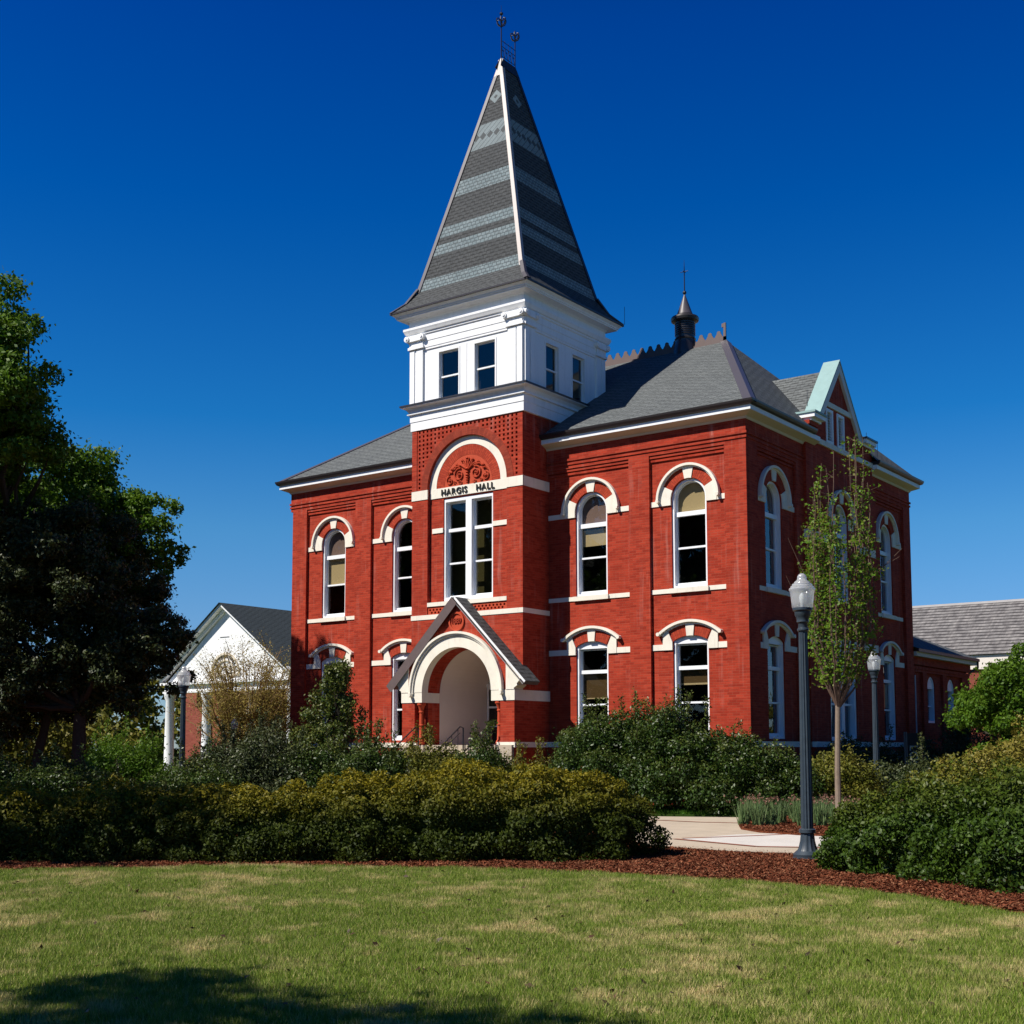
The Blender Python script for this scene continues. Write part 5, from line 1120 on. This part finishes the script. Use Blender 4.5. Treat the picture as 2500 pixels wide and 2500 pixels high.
# slender young upright tree beside the lamps
t = thing('young_tree', 'slender upright young tree with sparse fresh leaves between the two right lamp posts', 'tree', (6.38, -9.48, 0))
mb = MB(); b0 = Vector((6.38, -9.48, 0)); mb.tube([b0, b0 + Vector((0, 0, 1.2)), b0 + Vector((.03, .02, 2.5))], [.062, .052, .045], 9); mb.build('trunk', BARKP, t)
mb = MB(); b1 = b0 + Vector((.03, .02, 2.35)); lp = []
rt = Vector((.8, .6, 0)); dp_ = Vector((-.6, .8, 0))
for i in range(30):
    a = rng.uniform(0, 2 * pi); rr = rng.uniform(.15, 1) ** .6; h = rng.uniform(3.2, 4.6) * (1 - .30 * rr * rng.random()); off = (rt * cos(a) + dp_ * sin(a)) * rr * .78 + rt * .12
    if i < 6: h = rng.uniform(4.5, 5.3); off = (rt * cos(a) + dp_ * sin(a)) * rr * .6 + rt * .15
    pts = []
    for k in range(9):
        u = k / 8; bow = min(1, u * 2.6) ** .8; p = b1 + off * bow + Vector((0, 0, h * u)) + Vector((rng.normal(), rng.normal(), 0)) * .018 * (k > 0); pts.append(p)
    mb.tube(pts, [.017 * (1 - k / 9) ** .8 + .0025 for k in range(9)], 5, False)
    for k in range(1, 8):
        for j in range(3):
            p = pts[k].lerp(pts[k + 1], rng.random()); e = p + Vector((rng.normal() * .10, rng.normal() * .10, rng.uniform(-.02, .14))); mb.tube([p, e], [.004, .002], 4, False); 
            if (p.z < 6.4 or rng.random() < .4): lp += [p, e]
for (dx, z0, dx1, z1) in ((.2, 4.3, 1.25, 5.3), (.3, 4.6, 1.2, 5.15), (-.3, 4.2, -.85, 5.5), (-.35, 3.6, -.9, 4.8), (.3, 2.9, .95, 3.9)):
    a_, b_ = b1 + rt * dx + Vector((0, 0, z0 - 2.35)), b1 + rt * dx1 + Vector((0, 0, z1 - 2.35)); mb.tube([b1 + Vector((0, 0, .3)), a_, a_.lerp(b_, .5), b_], [.014, .010, .007, .003], 4, False); lp += [a_.lerp(b_, q) for q in (.1, .2, .35, .5)] * 2
mb.build('branch', BARKT, t)
tp = np.array([tuple(p) for p in lp]); P = np.repeat(tp, 7, 0) + rng.normal(size=(len(tp) * 7, 3)) * .050; leaf_cloud('foliage', P, np.tile([0, -.5, .8], (len(P), 1)), .029, L_YOUNG, t, np.clip(rng.random(len(P)) - .5, 0, 1) * 1.4, .7, .8)
# distant woods, lawn trees beyond, unseen woods added to darken the panes and cut low sky light, and oaks shading the grass
def wood(name, label, segs, n, size, mat, seed):
    r = np.random.default_rng(seed); cs = []; rs = []
    for (x0, y0, x1, y1, h, dpt, k) in segs:
        for i in range(k):
            u = r.random(); cs.append((x0 + (x1 - x0) * u + r.normal() * dpt, y0 + (y1 - y0) * u + r.normal() * dpt, r.uniform(.5, h) * r.uniform(.6, 1))); rs.append(r.uniform(1.0, 2.2))
    P, N, idx, d = clumps(cs, rs, n, .8); P[:, 2] = np.abs(P[:, 2]); o = leaf_cloud(name, P, N, size, mat, None, rng.random(n) * .6, .6); tag(o, label, 'woods', None, 'stuff')
wood('distant_woods', 'far belt of trees along the horizon', [(-150, 30, -60, 75, 12, 3, 220), (-60, 75, 20, 95, 7, 3, 90), (20, 80, 80, 40, 7, 3, 60)], 80000, .35, L_OLIVE, 81)
wood('background_shrubs', 'olive shrubs and small trees beyond the evergreen tree', [(-52, -14, -38, -2, 5.2, 1.2, 150), (-38, -2, -36, 4, 3.6, 1.0, 40)], 50000, .13, L_OLIVE, 83)
wood('distant_woods', 'unseen trees added right of the hall to cut the low sky light', [(34, -25, 46, 45, 20, 2.5, 260)], 60000, .5, L_DARK, 84)  # added out of view to block low sky fill on the right wall
wood('distant_woods', 'unseen tall trees added opposite the hall to darken reflections in the panes', [(-110, -20, -85, -60, 30, 3, 240), (-85, -60, -10, -85, 33, 3, 460)], 120000, .6, L_DARK, 82)  # added out of view, tall enough to replace sky in the pane reflections
for i, (c, rad, k, n, sd, lab) in enumerate([((6.4, -34.75, 10.0), (4.6, 1.3, .9), 30, 6000, 91, 'oak crown left of the camera shading the near lawn'), ((-6.0, -26.6, 9.2), (3.2, 2.6, 2.2), 46, 4200, 92, 'big oak left of the lawn shading the end of the hedge'), ((-17.0, -21.5, 8.6), (4.6, 3.6, 2.2), 70, 9000, 94, 'broad oak at left shading the shrubs below the evergreen tree')]):
    cs, rs = crown(c, rad, k, .4, .8, sd); tree('oak_tree', lab, (c[0] - 2, c[1] - .5), c[2] - 1.8, cs, rs, n, .12, L_BRIGHT, 'lawn oaks outside the picture', tr=.3, lean=(2, .5))
cs, rs = crown((-48, 22, 8.2), (3.5, 3, 3.0), 40, .6, 1.0, 93); tree('background_tree', 'small treetop showing over the dark roof beside the hall corner', (-38.0, 44), 6, [(c[0] + 10.2, c[1] + 24, c[2] + 3.2) for c in cs], rs, 9000, .16, L_BRIGHT, None)

# ================================================================== GRASS, CHIPS, FLOWERS
CAMP = np.array([15.5154, -31.6744])
def in_view(x, y, m=.03):
    dx, dy = x - CAMP[0], y - CAMP[1]; dep = -sin(YAW) * dx + cos(YAW) * dy; lat = cos(YAW) * dx + sin(YAW) * dy
    return (dep > 3) & (np.abs(lat / dep) < .4006 + m), dep, lat
EX = np.array([p[0] for p in EDGE]); EY = np.array([p[1] for p in EDGE])
def vnoise(x, y, s, seed):
    r = np.random.default_rng(seed); g = r.random((64, 64)); X, Y = x * s + 900, y * s + 900; i, j = np.floor(X).astype(int), np.floor(Y).astype(int); fx, fy = X - i, Y - j; fx = fx * fx * (3 - 2 * fx); fy = fy * fy * (3 - 2 * fy)
    G = lambda a, b: g[a % 64, b % 64]
    return (G(i, j) * (1 - fx) + G(i + 1, j) * fx) * (1 - fy) + (G(i, j + 1) * (1 - fx) + G(i + 1, j + 1) * fx) * fy
def blades(name, x, y, z, h, wd, mat, tipc, lean=.5):
    n = len(x); a = rng.uniform(0, 2 * pi, n); hh = np.asarray(h) * rng.uniform(.5, 1.25, n); L_ = rng.uniform(.1, 1, n) * lean * hh; b = rng.uniform(0, 2 * pi, n)
    V = np.empty((n, 3, 3)); V[:, 0] = np.c_[x - np.cos(a) * wd, y - np.sin(a) * wd, np.full(n, z)]; V[:, 1] = np.c_[x + np.cos(a) * wd, y + np.sin(a) * wd, np.full(n, z)]; V[:, 2] = np.c_[x + np.cos(b) * L_, y + np.sin(b) * L_, z + hh]
    me = bpy.data.meshes.new(name); me.vertices.add(3 * n); me.vertices.foreach_set('co', V.reshape(-1)); me.loops.add(3 * n); me.loops.foreach_set('vertex_index', np.arange(3 * n, dtype=np.int32)); me.polygons.add(n); me.polygons.foreach_set('loop_start', np.arange(0, 3 * n, 3, dtype=np.int32)); me.update(calc_edges=True)
    q = me.attributes.new('rnd', 'FLOAT', 'FACE'); q.data.foreach_set('value', rng.random(n).astype(np.float32)); q = me.attributes.new('tip', 'FLOAT', 'FACE'); q.data.foreach_set('value', tipc.astype(np.float32))
    me.materials.append(mat); o = bpy.data.objects.new(name, me); COL.objects.link(o); return o
n = 1650000; dep = 6.6 + (23.5 - 6.6) * rng.random(n) ** .85; lat = (rng.random(n) * 2 - 1) * .43 * dep
x = CAMP[0] - sin(YAW) * dep + cos(YAW) * lat; y = CAMP[1] + cos(YAW) * dep + sin(YAW) * lat
ed = np.interp(x, EX, EY) + (vnoise(x, y, 2.2, 5) - .5) * .14; m = y < ed; x, y = x[m], y[m]
pt = vnoise(x, y, .45, 1) * .22 + vnoise(x, y, 1.3, 2) * .30 + vnoise(x, y, 3.2, 3) * .30 + vnoise(x, y, 9, 4) * .24
tipc = np.clip((pt - .53) * 4.2, 0, 1) * (rng.random(len(x)) < .78) + (rng.random(len(x)) < .28) * rng.random(len(x)) * .8
blades('lawn_grass', x, y, 0.0, .036 + .036 * vnoise(x, y, 5.5, 7), .0042, L_GRASS, np.clip(tipc, 0, 1), .9); tag(COL.objects['lawn_grass'], 'short sunlit lawn grass with straw coloured patches', 'grass', None, 'stuff')
n = 60000; x = rng.uniform(-6, 2.9, n); y = rng.uniform(-5.4, -2.4, n); m = y > np.interp(x, [-6, -.2, 2.5, 2.9], [-3.3, -5.1, -4.15, -3.6]); o = blades('verge_grass', x[m], y[m], .085, .11, .008, L_GRASSD, rng.random(m.sum()) * .3, .6); tag(o, 'deep green grass verge beyond the path', 'grass', None, 'stuff')
n = 260; dep = 8 + 11 * rng.random(n); lat = (rng.random(n) * 2 - 1) * .42 * dep; x = CAMP[0] - sin(YAW) * dep + cos(YAW) * lat; y = CAMP[1] + cos(YAW) * dep + sin(YAW) * lat; m = y < np.interp(x, EX, EY)
o = leaf_cloud('fallen_leaves', np.c_[x, y, np.full(n, .045)][m], np.tile([0, 0, 1.0], (m.sum(), 1)), .032, leaf_mat('dead_leaf', (.10, .05, .025), (.035, .022, .015)), None, None, .5, .5); tag(o, 'scattered dead leaves on the lawn', 'leaves', None, 'stuff')
# bark chips
def chips(name, x, y, z, mat, size, label):
    P = np.c_[x, y, z + rng.random(len(x)) * .02]; o = leaf_cloud(name, P, np.tile([0, 0, 1.0], (len(x), 1)), size, mat, None, np.clip(rng.random(len(x)) * 3 - 2.2, 0, 1), .30, .45); tag(o, label, 'mulch', None, 'stuff')
n = 420000; dep = 13 + (25 - 13) * rng.random(n); lat = (rng.random(n) * 2 - 1) * .43 * dep; x = CAMP[0] - sin(YAW) * dep + cos(YAW) * lat; y = CAMP[1] + cos(YAW) * dep + sin(YAW) * lat
ed = np.interp(x, EX, EY) + (vnoise(x, y, 2.2, 5) - .5) * .14; m = (y > ed - .05) & (y < np.where(x < 4.7, ed + 4.5, -12.95)); m &= (rng.random(n) < np.where(x < 4, .45, 1))
chips('mulch_chips', x[m], y[m], .022, L_CHIP, .028, 'reddish brown bark mulch between lawn and hedges')
from mathutils.geometry import intersect_point_quad_2d
def in_poly(x, y, poly):
    c = np.zeros(len(x), bool); n_ = len(poly)
    for i in range(n_):
        (xa, ya), (xb, yb) = poly[i], poly[(i + 1) % n_]; m_ = ((ya > y) != (yb > y)) & (x < (xb - xa) * (y - ya) / (yb - ya + 1e-12) + xa); c ^= m_
    return c
n = 60000; x = rng.uniform(2.8, 9.5, n); y = rng.uniform(-9.6, -4.5, n); m = in_poly(x, y, BEDP); chips('mulch_chips', x[m], y[m], .095, L_CHIP, .03, 'pale red bark mulch of the round flower bed')
# strap-leaved bulbs with faded flower heads: one clump each
SP = []
while len(SP) < 34:
    p = (rng.uniform(3.0, 7.6), rng.uniform(-8.6, -5.4))
    if in_poly(np.array([p[0]]), np.array([p[1]]), BEDP)[0] and all(hypot(p[0] - a, p[1] - b) > .32 for a, b in SP) and p[1] > -8.3 + .0: SP.append(p)
SP.sort(key=lambda p: p[0])
for i, (px_, py_) in enumerate(SP):
    t = thing('bulb_plant', 'clump of strap leaves with faded flower heads in the round mulch bed', 'plant', (px_, py_, .09), 'strap leaved bulbs in the round bed')
    n = 150; a = rng.uniform(0, 2 * pi, n); r_ = rng.random(n) * .12; o = blades('leaf', px_ + r_ * np.cos(a), py_ + r_ * np.sin(a), .09, .46, .012, L_STRAP, rng.random(n) * .25, .45); o.parent = t; o.data.transform(Matrix.Translation((-px_, -py_, -.09)))
    pts = np.c_[px_ + rng.normal(size=9) * .15, py_ + rng.normal(size=9) * .15, .09 + rng.uniform(.42, .58, 9)]; P = np.repeat(pts, 7, 0) + rng.normal(size=(63, 3)) * .010; leaf_cloud('flower_head', P, sph(63), .022, MATS['faded_bloom'] if 'faded_bloom' in MATS else leaf_mat('faded_bloom', (.25, .12, .09), (.33, .20, .14)), t)
